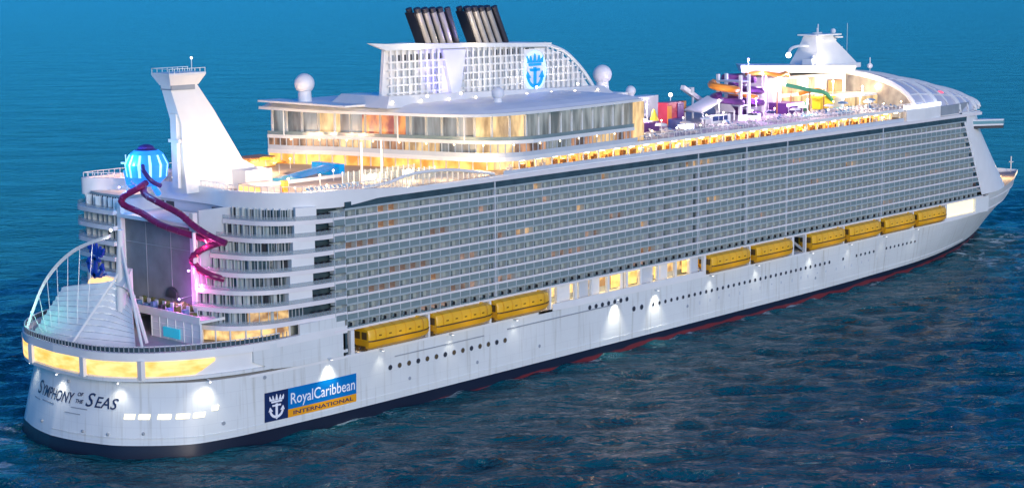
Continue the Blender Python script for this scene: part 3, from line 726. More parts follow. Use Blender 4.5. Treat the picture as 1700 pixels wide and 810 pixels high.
# hull floodlights: fixtures and their light
for x, pw, zz in ((39.0, 4200, 13.2), (52, 500, 12.7), (71, 500, 12.7), (90, 350, 12.7), (123, 5200, 12.2), (137.5, 4600, 12.2), (158.5, 700, 12.7), (177.5, 700, 12.7), (201.5, 800, 12.7), (220, 400, 12.7), (237.5, 350, 12.7), (254.5, 500, 12.7)):
    mb = MB(); mb.box(x-.2, x+.2, -29.3, -28.05, zz-.15, zz+.05, 'white'); mb.box(x-.2, x+.2, -29.2, -29.0, zz-.22, zz-.155, 'lamp_white'); fl = part(mb, 'floodlight')
    lamp('SPOT', (x, -29.3, zz-.3), pw*.7, (1, .93, .80), 'floodlight_beam', .5, to=(x, -28.0, zz-5.5), spot=75, parent=ship, blend=.9)
for d, pw in ((-11, 300), (.5, 700), (14.5, 600), (29.5, 1100)):
    p = on_stern(d, 13.1, 1.9); q = on_stern(d, 7.0, 0)
    mb = MB(); w_ = on_stern(d, 13.3, -.2); mb.bar((p[0], p[1], 13.3), w_, .3, .2, 'white'); mb.sphere((p[0], p[1], 13.1), .14, 'lamp_white', 8, 4); part(mb, 'floodlight')
    lamp('SPOT', (p[0], p[1], p[2]-.3), pw, (1, .93, .80), 'floodlight_beam', .6, to=q, spot=105, parent=ship, blend=.9)
# ------------------------------------------------------------------ curved front of the superstructure
def nose(z, extra=0):
    xs = 297-.55*(z-17.85)-4; a = 30+max(0, 37-z)*.65+extra
    return [(xs+a*math.sin(th), -28.0*math.cos(th)) for th in [R(i*7.5) for i in range(25)]]
mb = MB(); mb.loft([[(x, y, z) for x, y in nose(z)] for z in (18.2, 24, 30, 36, 41.85, 43.2)], 'white', closed=False)
fr = part(mb, 'superstructure_front', smooth=True)
for k in range(1, 8):
    z = Z0+3*k+1.3
    mb = MB(); l = nose(z); mb.ribbon([offs(l, -.05)[i] for i in range(6, 19)], z-.4, z+.4, .1, 'grey'); part(mb, 'front_window_band', fr)
part(MB().prism([(288,-27.9)]+nose(41.85)+[(288,27.9)], 42.0, 42.9, 'white'), 'forward_deck')
# bridge wings
for sg in (1, -1):
    ya = lambda y: y*sg
    mb = MB()
    pts = [(287, ya(-27)), (294, ya(-27)), (296.6, ya(-32.2)), (295.4, ya(-32.6))]
    mb.prism(pts, 38.7, 40.5, 'roof_white'); wg = part(mb, 'bridge_wing')
    mb = MB(); mb.prism([(x+(.1 if i in (1, 2) else -.1), y-(.12*sg if i > 1 else 0)) for i, (x, y) in enumerate(pts)], 39.2, 40.1, 'teal_window'); part(mb, 'wing_window', wg)
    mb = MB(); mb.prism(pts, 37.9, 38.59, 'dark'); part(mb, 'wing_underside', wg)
# ------------------------------------------------------------------ stern theatre: arch, mast, stays and gridded screens
def tubepart(pts, r, m, name, n=8, k=5, **kw): return part(MB().tube(cr(pts, k), r, m, n), name, smooth=True, **kw)
mb = MB(); P = cr([(2,14.5,18.6),(5.2,12.6,27.4),(7.4,6.2,33.6),(9.3,-3.2,37.2)], 6)
mb.loft([[(x-.18, y, z-.3), (x+.18, y, z-.3), (x+.18, y, z+.3), (x-.18, y, z+.3)] for x, y, z in P], 'white'); part(mb, 'theatre_arch')
for u_ in (.12, .24, .36, .48, .6, .72, .84):               # thin cables between the arch and the stern rail
    a_ = sample(P, u_); mb = MB(); mb.tube([a_, (a_[0]*.45+1.2, a_[1]*.82-1.5, 18.6)], .055, 'white', 4); part(mb, 'arch_cable')
part(MB().tube([(9.6,-5.2,17.9),(9.8,-5.4,30),(10,-5.6,38.5)], [1.0,.95,.55], 'white', 10), 'theatre_mast', smooth=True)
for a, c, r in (((9.8,-6,35.5),(6.5,-16.0,18.2),.28),((9.4,-5.8,31),(2.0,-.8,18.4),.24),((9.6,-6.4,33),(10.5,-11.5,18.4),.34)):
    part(MB().tube([a, c], r, 'white', 6), 'mast_stay')
mb = MB(); mb.profile([(8.6,28.5),(10.8,31.5),(10.8,27)], -7.6, -5, 'white'); part(mb, 'mast_gusset')
bot = cr([(3.6,14.2,18.0),(2.6,8,18.0),(2.8,2,18.0),(4.8,-5,18.0),(8.2,-11.2,18.0)], 6); top = cr([(10.5,14.5,25.6),(11,9,26.6),(11,3,27.6),(11,-2.5,28.4),(11,-6.5,25.5)], 6)
mb = MB(); fr_ = []; st_ = []
for i, (a, c) in enumerate(zip(bot, top)):
    fr_.append([tuple(a[q]+(c[q]-a[q])*j/10 for q in range(3)) for j in range(11)]); row = []
    for j in range(11):
        p = fr_[-1][j]; row.append(p)
        if j < 10: n_ = fr_[-1][j+1]; row.append((p[0]+(n_[0]-p[0])*.25, p[1]+(n_[1]-p[1])*.25, n_[2]-.05))
    st_.append(row)
for j in range(20):
    mb.loft([[r_[j], r_[j+1]] for r_ in st_], 'sail_panel' if j % 2 == 0 else 'seat_tread', closed=False)
scr = part(mb, 'theatre_seating', recalc=False)
mb = MB()
for i in range(0, len(bot), 2): mb.bar(tuple(fr_[i][0]), tuple(fr_[i][10]), .14, .14, 'white')
for j in range(0, 11, 1): mb.tube([(p[j][0]-.05, p[j][1], p[j][2]) for p in fr_], .07, 'white', 4)
part(mb, 'seating_grid', scr)
lamp('SPOT', (8.4, -4.6, 38.2), 4200, (1, .93, .85), 'seating_fill_light', .4, to=(6, 4, 22), spot=80, parent=ship)  # added fill lamp that brightens the seating
part(MB().sphere((8.6, -4.6, 38.5), .3, 'lamp_white', 8, 5), 'mast_lamp')  # bulb added to go with the seating fill
# terrace in front of the curtain with glazed front wall
mb = MB(); mb.box(16.5, 22.2, -19.5, 11, 22.0, 22.5, 'white'); mb.box(16.2, 16.5, -19.6, 11, 21.9, 23.3, 'white'); part(mb, 'theatre_terrace')
mb = MB(); mb.box(16.6, 16.9, -19.4, -4.6, 17.9, 21.9, 'sail_panel')
for i in range(7): mb.box(16.48, 16.6, -19.4+i*2.45, -19.25+i*2.45, 17.9, 21.9, 'white')
for z in (19.2, 20.6): mb.box(16.5, 16.6, -19.4, -4.6, z, z+.1, 'white')
part(mb, 'glazed_wall')
mb = MB(); mb.box(16.2, 16.47, -13.5, -8.6, 18.4, 20.2, 'wave_teal'); part(mb, 'cyan_glow_panel')  # glowing box stands in for the cyan glow on the glazed wall
for i in range(9):
    y = -16+i*2.4; mb = MB(); mb.box(17.5, 18.5, y, y+.9, 22.5, 23.3+.3*(i % 3), random.choice(['dark', 'plant', 'navy', 'lounger_blue'])); mb.box(18.5, 18.7, y, y+.9, 22.5, 24.2, 'pale'); part(mb, 'terrace_seat')
mb = MB(); mb.box(19.0, 20.2, -13.4, 2.2, 22.5, 23.0, 'white')
for i in range(40): mb.sphere((19.6+random.uniform(-.5, .5), -13+random.uniform(0, 15), 23.2+random.uniform(-.2, .5)), random.uniform(.5, .8), 'plant', 6, 4)
part(mb, 'planter')
mb = MB(); mb.sphere((22.0, -3.8, 24.2), 2.0, 'dark', 12, 5, (.3, 1, 1), 0); part(mb, 'stage_arch')
# upper terrace tier of the port tower, lit canopy carrying the emblem
mb = MB(); mb.loft([[(13.4+.2*math.sin(a), 5.7+5.2*math.cos(a), 26.4+1.7*math.sin(a)) for a in [R(i*20) for i in range(18)]], [(14.0, 5.7+5.2*math.cos(a), 26.4+1.7*math.sin(a)) for a in [R(i*20) for i in range(18)]]], 'canopy_lit')
part(mb, 'lit_canopy')
mb = MB(); mb.box(14.2, 17, 2.5, 12, 26, 28.3, 'white'); part(mb, 'canopy_terrace')
ca, sa = math.cos(R(-9)), math.sin(R(-9))
emblem_mesh(lambda u, w, d: (13.2-d, 7.2-(u*ca-(w-.5)*sa)*5.6, 31.2+((w-.5)*ca+u*sa)*6.2), 'statue_blue', 'emblem_statue', ship, .5)
mb = MB(); mb.box(13.0, 14.6, 6.2, 7.2, 27.9, 28.5, 'statue_blue'); part(mb, 'statue_plinth')
mb = MB(); mb.box(12.4, 14, 10.5, 16, 19, 23.5, 'pale'); part(mb, 'stair_block')
lamp('POINT', (1.5, 11.5, 22.5), 500, (.2, 1, .75), 'teal_theatre_light', .4, parent=ship)
mb = MB(); mb.sphere((1.5, 11.5, 22.5), .25, 'neon_pale', 8, 5); mb.tube([(1.5, 11.5, 18.6), (1.5, 11.5, 22.3)], .08, 'grey', 5); part(mb, 'theatre_lamp')
for p, pw, c in (((20.5,-14,27.5), 1600, (1, .10, .55)), ((19.5,-12.5,30.5), 1000, (1, .15, .75)), ((21,-15.5,35), 800, (1, .16, .5)), ((19,-10,25), 700, (.9, .25, 1)), ((18,6,44.5), 500, (.2,.4,1))):
    lamp('POINT', p, pw, c, 'stage_light', .4, parent=ship)
    mb = MB(); mb.sphere(p, .22, 'red_glow' if c[2] < .6 else 'lamp_violet', 8, 5); mb.tube([p, (22, p[1], p[2]+.3)], .07, 'grey', 5); part(mb, 'stage_lamp')
for z in (30.3, 27.4, 33.4):
    mb = MB(); mb.tube([(21.5, -12.3, z), (19.5, -15.5, z)], .12, 'red_glow', 6); part(mb, 'neon_strip')
part(MB().tube([(20.5,-13.2,22.5),(20.5,-13.2,37.5)], .35, 'white', 8), 'slide_column')
# ------------------------------------------------------------------ dry slides and their blue lit head
mb = MB()
for j in range(48):
    a0, a1 = R(j*7.5), R(j*7.5+7.5)
    for lo, hi in ((-62, -25), (-25, 10), (10, 40), (40, 58), (58, 74)):
        vs = [(24+4.2*math.cos(R(e_))*math.cos(a), 5.4+4.2*math.cos(R(e_))*math.sin(a), 47.8+3.9*math.sin(R(e_))) for e_ in (lo, hi) for a in ((a0, a1) if e_ == lo else (a1, a0))]
        mt_ = 'head_purple' if hi > 58 else ('head_pale' if (j % 4 == 0 and -30 < lo < 40 and j > 20) or (14 < j < 22 and -30 < lo < 30) else 'head_blue')
        mb.add(vs, [(0,1,2,3)], mt_)
mb.sphere((24, 5.4, 51.4), 1.6, 'head_purple', 12, 4, (1, 1, .5), 0)
head = part(mb, 'slide_head', recalc=False)
part(MB().tube(cr([(20.4,1.6,48.6),(19.6,.2,47.8),(20.2,-1.4,46.0),(22,-1.5,45)], 4), .45, 'head_purple', 8), 'head_tube', head, smooth=True)
for q_ in ([(24,9,43),(22.8,9.8,44.5),(22.4,10,47)], [(24,2,43),(22.5,1.2,44.5)]): part(MB().tube(q_, .55, 'head_blue'), 'head_leg', head)
mb = MB(); mb.tube([(22.5,10,43),(22.5,10,50)], .12, 'white'); mb.box(22.3,22.7,8.6,11.4,48.2,48.5,'neon_pale'); part(mb, 'lamp_mast')
mb = MB(); mb.sphere((30, 1.0, 52.6), .4, 'lamp_warm', 8, 5); mb.tube([(30,1,43),(30,1,52.3)], .1, 'white'); part(mb, 'lamp_mast')
lamp('POINT', (18.2, 5.0, 50), 2600, (.15, .5, 1), 'head_light', .6, parent=ship)
SA = [(22,3.0,45.2),(19.4,2.4,44.3),(18,4.9,42.7),(18,4.7,41.3),(19,.6,40.0),(19.5,-4.2,38.3),(20,-9.9,37.4),(22,-14.4,36.3),(23,-18.1,35.9)]
SB = [(23,5.2,44.8),(20,.8,43.5),(19,-4.7,42.5),(20,-9.8,40.7),(20.5,-12.6,39.0),(21.5,-16,37.2),(23,-19.3,35.8)]
SC = [(23,-18.4,36.0),(21.5,-15,34.7),(20.5,-13,33.3),(20.5,-12.6,32.1),(21,-14,30.7),(22,-15.8,29.7),(24,-17.1,28.9)]
for P_ in (SA, SB, SC):
    sl_ = tubepart(P_, .62, 'magenta', 'dry_slide', 10)
    for q in cr(P_, 2)[1:-1]: part(MB().sphere(q, .72, 'magenta', 10, 4, (1, 1, .9)), 'slide_flange', sl_)
for x, y, z in ((18.6,3.0,40.6),(19.6,-6.5,38.0),(20.6,-8.6,40.6),(21.4,-15.2,36.6),(20.9,-13.6,31.4)):
    part(MB().tube([(x, y, z-.3), (22.2, y, z-1.6)], .14, 'white', 6), 'slide_bracket')
# ------------------------------------------------------------------ aft mast
mb = MB()
prof = [(27.6,42.95),(27.2,49.9),(27.2,56.2),(25.0,63.4),(31.3,63.4),(34.9,58.4),(41.2,48.4),(44,46.9),(44.4,42.95)]
def taper(prof, half):
    n = len(prof); vs = [(x, -half(z), z) for x, z in prof]+[(x, half(z), z) for x, z in prof]
    return vs, [tuple(range(n)), tuple(range(n, 2*n))[::-1]]+[(i, (i+1) % n, n+(i+1) % n, n+i) for i in range(n)]
v_, f_ = taper(prof, lambda z: 2.0-.03*(z-43)); mb.add(v_, f_, 'white'); am = part(mb, 'aft_mast')
mb = MB(); mb.loft([[(x, y, z) for x, y in ((28.2-a, -b_), (28.2+a, -b_), (28.2+a, b_), (28.2-a, b_))] for a, b_, z in ((3.2, 1.7, 63.4), (4.2, 2.8, 65.3), (4.2, 2.8, 65.7))], 'white'); pl = part(mb, 'mast_platform', am)
mb = MB()
for x, y in [(24.1+i*1.17, s_*2.7) for i in range(8) for s_ in (1, -1)]: mb.box(x-.05, x+.05, y-.05, y+.05, 65.7, 66.5, 'white')
for s_ in (1, -1): mb.box(24.0, 32.4, s_*2.7-.05, s_*2.7+.05, 66.45, 66.55, 'white')
mb.box(24.0, 24.1, -2.7, 2.7, 66.45, 66.55, 'white'); part(mb, 'platform_rail', pl)
mb = MB(); mb.tube([(32, 1, 65.7), (32, 1, 68.2)], .08, 'white', 5); mb.sphere((32, 1, 68.2), .25, 'lamp_white', 6, 4); part(mb, 'mast_lamp', pl)
mb = MB(); mb.box(25.2, 30.6, -1.7, 1.7, 62.5, 63.39, 'grey'); part(mb, 'mast_collar', am)
mb = MB(); mb.box(26.5, 27.19, -.9, .9, 44, 58, 'lattice'); mb.box(26.4, 27.1, -1.6, 1.6, 52.6, 53.2, 'white'); part(mb, 'mast_ladder', am)
mb = MB(); mb.box(38.5, 45, -6, 2, 42.95, 46.6, 'white'); part(mb, 'mast_base', am)
lamp('SPOT', (17.5, -10, 44.5), 2800, (1, .88, .74), 'mast_floodlight', .5, to=(28, 0, 55), spot=60, parent=ship)
lamp('SPOT', (27, -13, 44), 1300, (1, .88, .76), 'mast_floodlight', .5, to=(33, 0, 52), spot=70, parent=ship)
for p in ((17.5+12.6, -10, 43.6), (27+3.6, -14, 43.8)):
    mb = MB(); mb.sphere(p, .3, 'lamp_white', 8, 5); part(mb, 'mast_lamp')
# ------------------------------------------------------------------ aft pool deck
def wave_pool():
    mb = MB(); rings = []
    for i in range(13):
        u = i/12; x = 46+u*19; z = 43.05+(.15 if u < .45 else .15+1.7*((u-.45)/.55)**1.2); c = 0.2-1.0*u+1.2*math.sin(u*3)
        rings.append([(x, c-3.6+u, z), (x, c-1.4, z+.25+.3*math.sin(u*9)), (x, c+1.4, z+.3), (x, c+3.6-u, z)])
    mb.loft(rings[:7], 'wave_teal', closed=False); mb.loft(rings[6:], 'wave_blue', closed=False); return part(mb, 'surf_pool', recalc=False, smooth=True)
wave_pool()
mb = MB(); mb.box(64.5, 66, -3.5, 5, 43, 45.4, 'wave_blue'); mb.box(44, 64, -4.7, -4.4, 42.95, 43.6, 'white'); part(mb, 'surf_pool_wall')
for x, y, c in ((48,11,'brown'),(53,14,'red'),(58,16,'brown'),(51,20,'brown'),(45.5,16,'navy'),(60,10,'orange'),(63,18,'yellow'),(56,21,'red')):
    mb = MB(); mb.tube([(x,y,42.95),(x,y,45.6)], .07, 'white', 5); mb.sphere((x,y,45.2), 1.6, c, 10, 3, (1,1,.35), 0); q = thing(part(mb, 'sun_umbrella', None), 'x', 'umbrella')
    q['label'] = {'brown': 'small brown sun umbrella on the aft pool deck behind the mast', 'red': 'small dark red sun umbrella on the aft pool deck behind the mast', 'navy': 'small navy sun umbrella just forward of the aft mast base',
        'orange': 'small orange sun umbrella beside the blue surf pool', 'yellow': 'small yellow sun umbrella beside the aft glass deckhouse'}[c]; q['group'] = 'umbrellas on the aft pool deck'
mb = MB(); mb.box(52, 68, 21, 26, 42.95, 45.3, 'brown'); mb.box(52, 68, 20.9, 21, 43.2, 45.0, 'warm_window'); part(mb, 'deck_bar')
mb = MB(); mb.box(33, 38, 14, 21, 42.95, 45.2, 'white'); mb.box(32.8, 32.99, 14.4, 20.5, 43.2, 44.9, 'warm_window'); part(mb, 'deck_kiosk')
mb = MB(); mb.box(33.5, 40, -17, -10, 42.95, 45.0, 'lounger_pale'); mb.box(33.3, 33.49, -16.6, -10.4, 43.2, 44.8, 'warm_window'); mb.box(38, 39, -18, -17, 43, 45.6, 'orange'); part(mb, 'deck_kiosk')
for x, y in ((60.3,-15),(65.6,-15)):
    part(MB().tube([(x,y,42.9),(x,y,51.0)], .22, 'white', 8), 'tall_pole')
# swooping white edge beam with glass screen beneath, starboard
P = cr([(50,-26.6,43.9),(56.4,-26.6,44.2),(62.8,-26.6,45.3),(72.7,-26.6,45.2),(81.3,-26.6,44.0),(86,-26.6,43.2)], 6)
part(MB().tube(P, .32, 'white', 8), 'wave_edge_beam', smooth=True)
mb = MB()
for i, p in enumerate(P):
    mb.box(p[0]-.06, p[0]+.06, -26.5, -26.35, 42.9, p[2], 'white')
mb.ribbon([(p[0], -26.3) for p in P], 42.95, [p[2]-.3 for p in P], .04, 'clear_glass'); part(mb, 'glass_windscreen')
mb = MB()
for y in (-20, -14):
    mb.ribbon([(56, y), (76, y)], 42.95, 45.2, .05, 'clear_glass')
    for i in range(14): mb.box(56+i*1.5, 56.12+i*1.5, y-.1, y+.1, 42.95, 45.4, 'white')
part(mb, 'glass_windscreen')
def lounger_mesh(m_):
    mb = MB(); mb.box(-.95, .45, -.33, .33, .28, .40, m_); mb.add([(.45,-.33,.30),(.45,.33,.30),(1.0,.33,.85),(1.0,-.33,.85),(.45,-.33,.40),(.45,.33,.40),(.95,.33,.93),(.95,-.33,.93)], [(0,1,2,3),(4,5,6,7),(0,1,5,4),(1,2,6,5),(2,3,7,6),(3,0,4,7)], m_)
    for x in (-.8, .35):
        for y in (-.28, .28): mb.box(x-.04, x+.04, y-.04, y+.04, 0, .28, 'white')
    return mb
lm = {}
def lounger(x, y, z, m_, rz, label, group):
    if m_ not in lm:
        o = lounger_mesh(m_).build('sun_lounger'); lm[m_] = o
    else:
        o = lm[m_].copy(); COL.objects.link(o)
    o.location = (x, y, z); o.rotation_euler = (0, 0, rz); thing(o, label, 'lounger', group)
for i in range(13):
    lounger(41+i*1.15, -23.8, 42.95, 'lounger_pale', R(90), 'pale sun lounger in the row along the starboard edge of the aft pool deck', 'loungers along the aft starboard edge')
for i in range(12):
    lounger(43+i*1.15, -19.5, 42.95, 'lounger_blue', R(90), 'blue sun lounger in the row beside the surf pool', 'blue loungers beside the surf pool')
lamp('POINT', (36, -16, 47), 3600, (1, .62, .40), 'pool_deck_light', .5, parent=ship); lamp('POINT', (50, -16, 48), 4600, (1, .70, .45), 'pool_deck_light', .5, parent=ship)
lamp('POINT', (30, 18, 47), 3200, (1, .50, .36), 'pool_deck_light', .5, parent=ship); lamp('POINT', (57, 12, 47.5), 5600, (1, .66, .36), 'pool_deck_light', .5, parent=ship)
lamp('POINT', (68, -20, 44.9), 3600, (1, .72, .36), 'pool_deck_light', .5, parent=ship)
# ------------------------------------------------------------------ glass deckhouse under the funnel
H46 = cr([(71,27),(73,20),(77,12),(81,-4),(84.5,-17),(87.5,-24),(93,-27.2),(100,-27.6),(133,-26.6)], 4)
H49 = cr([(71,27),(73,21),(78,12),(83,-4),(87,-16),(90.5,-22.5),(96,-26.2),(103,-26.9),(135,-25.4)], 4)
H55 = cr([(69.3,27.6),(70,10),(74.2,-6),(77.6,-18),(81.5,-25.0),(88,-28.0),(97,-28.6),(112,-27.9),(136.5,-25.2)], 4)
def close(l, x=None): return [p[:2] for p in l]+[(l[-1][0], 27.5)]
mb = MB(); mb.prism(close(H46), 45.3, 46.15, 'white'); s46 = part(mb, 'deckhouse_slab')
mb = MB(); mb.prism(close(H49), 48.6, 49.35, 'white'); s49 = part(mb, 'deckhouse_slab')
mb = MB(); mb.prism(close(H55), 54.9, 55.5, 'white'); roof = part(mb, 'deckhouse_roof')
# crown of the roof rising to the funnel base
def shrink(l, t, cx=100, cy=0): return [(cx+(p[0]-cx)*t, cy+(p[1]-cy)*t) for p in l]
ro = close(H55); mb = MB()
mb.loft([[(p[0], p[1], z_) for p in shrink(ro, t_)] for t_, z_ in ((.985, 55.52), (.95, 56.1), (.88, 56.7), (.80, 57.0))], 'roof_white'); part(mb, 'roof_crown', roof)
mb = MB(); mb.box(67.8, 74, -2, 26, 56.6, 57.0, 'white'); part(mb, 'roof_canopy', roof)
# walls
def wall(line, off_, z0, z1, seq, name, parent, rib=None, ribm='white', ribw=.16):
    l = [p[:2] for p in offs(line, off_)]; l2 = [p[:2] for p in offs(line, off_-.15)]; n_ = len(seq)
    for i, mm in enumerate(seq):
        mb = MB(); mb.ribbon(sub(l, i/n_, (i+1)/n_, 5), z0, z1, .3, mm)
        for j in range(rib+1):
            u = j/rib
            if i/n_ <= u < (i+1)/n_ or (i == n_-1 and j == rib):
                x, y = sample(l2, u); mb.box(x-ribw, x+ribw, y-ribw, y+ribw, z0, z1, ribm)
        part(mb, name, parent)
wall(H49, .5, 46.15, 48.6, ['red_lounge','red_lounge','hall_warm','red_lounge','hall_warm','hall_dark','hall_warm','red_lounge','hall_dark','red_lounge','hall_warm','red_lounge'], 'lounge_window', s46, 64, 'pale', .09)
mb = MB(); mb.ribbon(offs([p[:2] for p in H46], .12), 46.15, 47.1, .05, 'pale'); part(mb, 'balustrade', s46)
mb = MB(); mb.ribbon(offs([p[:2] for p in H49], .12), 49.35, 50.1, .05, 'rail_glass'); part(mb, 'balustrade', s49)
wall(H49, 2.2, 49.35, 54.9, ['hall_dark','hall_dark','hall_warm','hall_dark','hall_colour','hall_colour','hall_dark','hall_dark','hall_dark','hall_warm','hall_warm','hall_dark','hall_dark','hall_dark','hall_dark','hall_dark','hall_dark','hall_dark'], 'hall_window', s49, 26, 'white', .2)
mb = MB(); mb.box(134, 136.5, -25.3, 26, 46.2, 54.88, 'white'); mb.box(136.5, 136.7, -24, 20, 46.6, 54, 'warm_window'); part(mb, 'deckhouse_end')
mb = MB(); mb.box(133.2, 136.4, -25.6, -24.9, 46.2, 54.88, 'hall_warm'); part(mb, 'lit_corner')  # light on the cream corner column painted as a glow
for u in (.06, .2, .34, .48):
    x, y = sample([p[:2] for p in offs(H55, 1.4)], u)[:2]; part(MB().tube([(x,y,49.4),(x,y,54.9)], .16, 'white', 6), 'roof_column')
# open gallery level, warm lit
GAL = [(71,27),(75,18),(80,8),(84,-4),(88,-16),(91,-20.5),(96,-22.4),(105,-22.8),(150,-22.8),(200,-22.8),(250,-22.8)]
wall(GAL, .6, 42.97, 45.3, ['warm_gallery']*3+['hall_warm']+['warm_gallery']*8, 'gallery_window', ship, 70, 'ledge', .12)
for i in range(31):
    x = 93+i*5.1; part(MB().box(x-.12, x+.12, -27.3, -27.06, 42.75, 45.3, 'white'), 'gallery_column')
mb = MB(); mb.ribbon([(88,-27.4),(150,-27.4),(248,-27.4)], 42.72, 43.7, .04, 'pale'); part(mb, 'gallery_railing')
rn = random.Random(3)
for i in range(30):
    x = 95+i*5.2; mb = MB(); mb.box(x-.9, x+.9, -26.2, -25.99, 45.0, 45.25, 'lamp_warm'); part(mb, 'gallery_lamp')
for x in range(96, 252, 13): lamp('POINT', (x, -25.2, 44.9), 700, (1, .62, .22), 'gallery_light', .3, parent=ship)
for i in range(46):
    x = 92+i*3.35+rn.uniform(-.5, .5)
    mb = MB(); c = rn.choice(['brown','lounger_pale','orange','brown','lounger_pale','brown','brown']); mb.box(x-.5, x+.5, -26.0, -25.0, 42.95, 43.9+rn.uniform(0, .7), c); mb.box(x+.35, x+.5, -26.0, -25.0, 43.9, 44.5, c)
    q = part(mb, 'lounge_chair', None); thing(q, {'brown':'brown lounge chair on the lit promenade gallery below the top deck','lounger_pale':'pale lounge chair on the lit promenade gallery below the top deck','orange':'orange lounge chair on the lit promenade gallery below the top deck','red':'red lounge chair on the lit promenade gallery below the top deck','dark':'dark lounge chair on the lit promenade gallery below the top deck'}[c], 'chair', 'chairs on the lit gallery')
# ------------------------------------------------------------------ funnel
FT = [(76.2,57.0),(77.4,68.5),(102,68.1),(127.3,67.2),(132.5,65.6),(136.6,63.2),(140.2,60.2),(143.6,56.5)]
def wedge(poly, y0, y1):
    pw_ = lambda x: y0+.8+(y1-y0-.8)*max(0, min(1, (x-78)/14)); n = len(poly)
    vs = [(x, y0, z) for x, z in poly]+[(x, pw_(x), z) for x, z in poly]
    return vs, [tuple(range(n)), tuple(range(n, 2*n))[::-1]]+[(i, (i+1) % n, n+(i+1) % n, n+i) for i in range(n)]
def dense(poly):                                          # extra points along the top and bottom so the plan can taper
    out = []
    for a, c in zip(poly, poly[1:]+poly[:1]):
        out += [(a[0]+(c[0]-a[0])*i/8, a[1]+(c[1]-a[1])*i/8) for i in range(8)]
    return out
mb = MB(); mb.add(*wedge(dense([(x, z-.35 if z > 58 else z) for x, z in FT]), -3.9, 4.5), 'lattice'); fun = part(mb, 'funnel')
mb = MB(); mb.add(*wedge(dense([(72.2,69.6),(77,67.9),(102,67.7),(128,66.9),(128.6,67.8),(102,68.6),(77,69.3)]), -5.0, 5.4), 'white'); part(mb, 'funnel_cap', fun)
arc = cr([(126.5,67.6),(132.8,65.8),(136.8,63.4),(140.6,60.3),(144.4,56.2)], 4)
for sg in (-1,):
    mb = MB(); mb.tube([(x, 4.6*sg, z) for x, z in arc], .45, 'white', 6); part(mb, 'funnel_arch', fun)
    y0, y1 = -4.8, -4.5; mb = MB()
    def ztop(x): 
        for a, c in zip(FT[1:], FT[2:]):
            if a[0] <= x <= c[0]: return a[1]+(c[1]-a[1])*(x-a[0])/(c[0]-a[0])-.2
        return 68.7
    x = 78.4; i = 0
    while x < 141:
        if not (94 < x < 100 or 119.4 < x < 126.6): mb.box(x-.22, x+.22, y0, y1, 56.8, ztop(x), 'lattice')
        x += 1.75; i += 1
    for z in (59.0, 60.6, 62.2, 63.8, 65.4):
        xr = max([p for p in [q*.5 for q in range(160, 287)] if ztop(p) > z])
        for a, c in ((77.6, 94.2), (100, 119.4), (126.6, xr)):
            if c > a: mb.box(a, c, y0+.05, y1-.05, z-.17, z+.17, 'lattice')
    rn2 = random.Random(5); ya, yb = -4.06, -3.9
    for i in range(35):
        xx = 79.3+i*1.75
        if 94 < xx < 100 or xx > 138: continue
        for j, z in enumerate((57.6, 59.2, 60.8, 62.4, 64.0, 65.6)):
            if z+1.2 > ztop(xx)-.3: continue
            r_ = rn2.random()
            if j == 5: mm = 'dark' if r_ < .55 else 'grey'
            elif j == 0: mm = 'pale' if r_ < .25 else None
            else: mm = 'grey' if r_ < .28 else ('pale' if r_ < .8 else None)
            if mm: mb.box(xx-.6, xx+.6, ya, yb, z, z+1.25, mm)
    part(mb, 'funnel_lattice', fun)
    # plain V panel
    mb = MB(); mb.profile([(93.6,67.5),(100.6,67.3),(98.6,57.2),(96.4,57.2)], -4.85, -4.0, 'roof_white'); part(mb, 'funnel_panel', fun)
    mb = MB(); mb.box(119.4, 126.6, -4.6, -4.2, 57, 66.6, 'lattice'); ep = part(mb, 'emblem_panel', fun)
    emblem_mesh(lambda u, w, d: (123+u*6.2, -4.64-d, 57.9+w*7.4), 'neon_blue', 'emblem', fun, .25)
    mb = MB()
    for a in range(20):
        t0, t1 = R(a*18), R(a*18+18); c = 123
        mb.bar((c+3.5*math.cos(t0), -4.7, 61.7+4.2*math.sin(t0)), (c+3.5*math.cos(t1), -4.7, 61.7+4.2*math.sin(t1)), .35, .5, 'neon_pale')
    part(mb, 'emblem_glow_ring', fun)
def stack(x0, x1, xb0, xb1):
    for row, y in enumerate((-1.6, 1.0)):
        n_ = 5
        for i in range(n_):
            u = (i+.55)/n_; xt = x0+(x1-x0)*u; xb = xb0+(xb1-xb0)*u; dz = 68.2
            mm = 'pipe_cream' if i in ((0, 1, 2, 3) if row == 0 else (0, 1, 3)) else 'pipe_dark'
            mb = MB(); mb.tube([(xb-.1, y, dz), (xb+(xt-xb)*.9, y, dz+(76.2-dz)*.9)], .64, mm, 10); p_ = part(mb, 'exhaust_pipe', fun, smooth=True)
            mb = MB(); mb.tube([(xb+(xt-xb)*.9, y, dz+(76.2-dz)*.9), (xt, y, 76.3)], .7, 'pipe_dark', 10); part(mb, 'pipe_tip', p_, smooth=True)
    mb = MB(); mb.profile([(xb0+.2, 68.3), (xb1-.2, 68.3), (x1-.4, 75.4), (x0+.4, 75.4)], -1.4, 1.4, 'black'); part(mb, 'exhaust_casing', fun)
stack(88.0, 99.2, 91.6, 102.4); stack(103.4, 113.9, 107.2, 118.0)
for x in (83, 93, 105, 117, 131): 
    mb = MB(); mb.sphere((x, -10.6, 58.5), .3, 'lamp_warm', 8, 5); part(mb, 'roof_lamp')
    lamp('SPOT', (x, -11, 58.6), 1200, (1, .82, .60), 'funnel_floodlight', .4, to=(x, -4.5, 63.5), spot=95, parent=ship)
lamp('SPOT', (91, -12, 59), 4500, (.13, .08, 1), 'funnel_floodlight', .4, to=(93, -4.5, 63.5), spot=80, parent=ship)
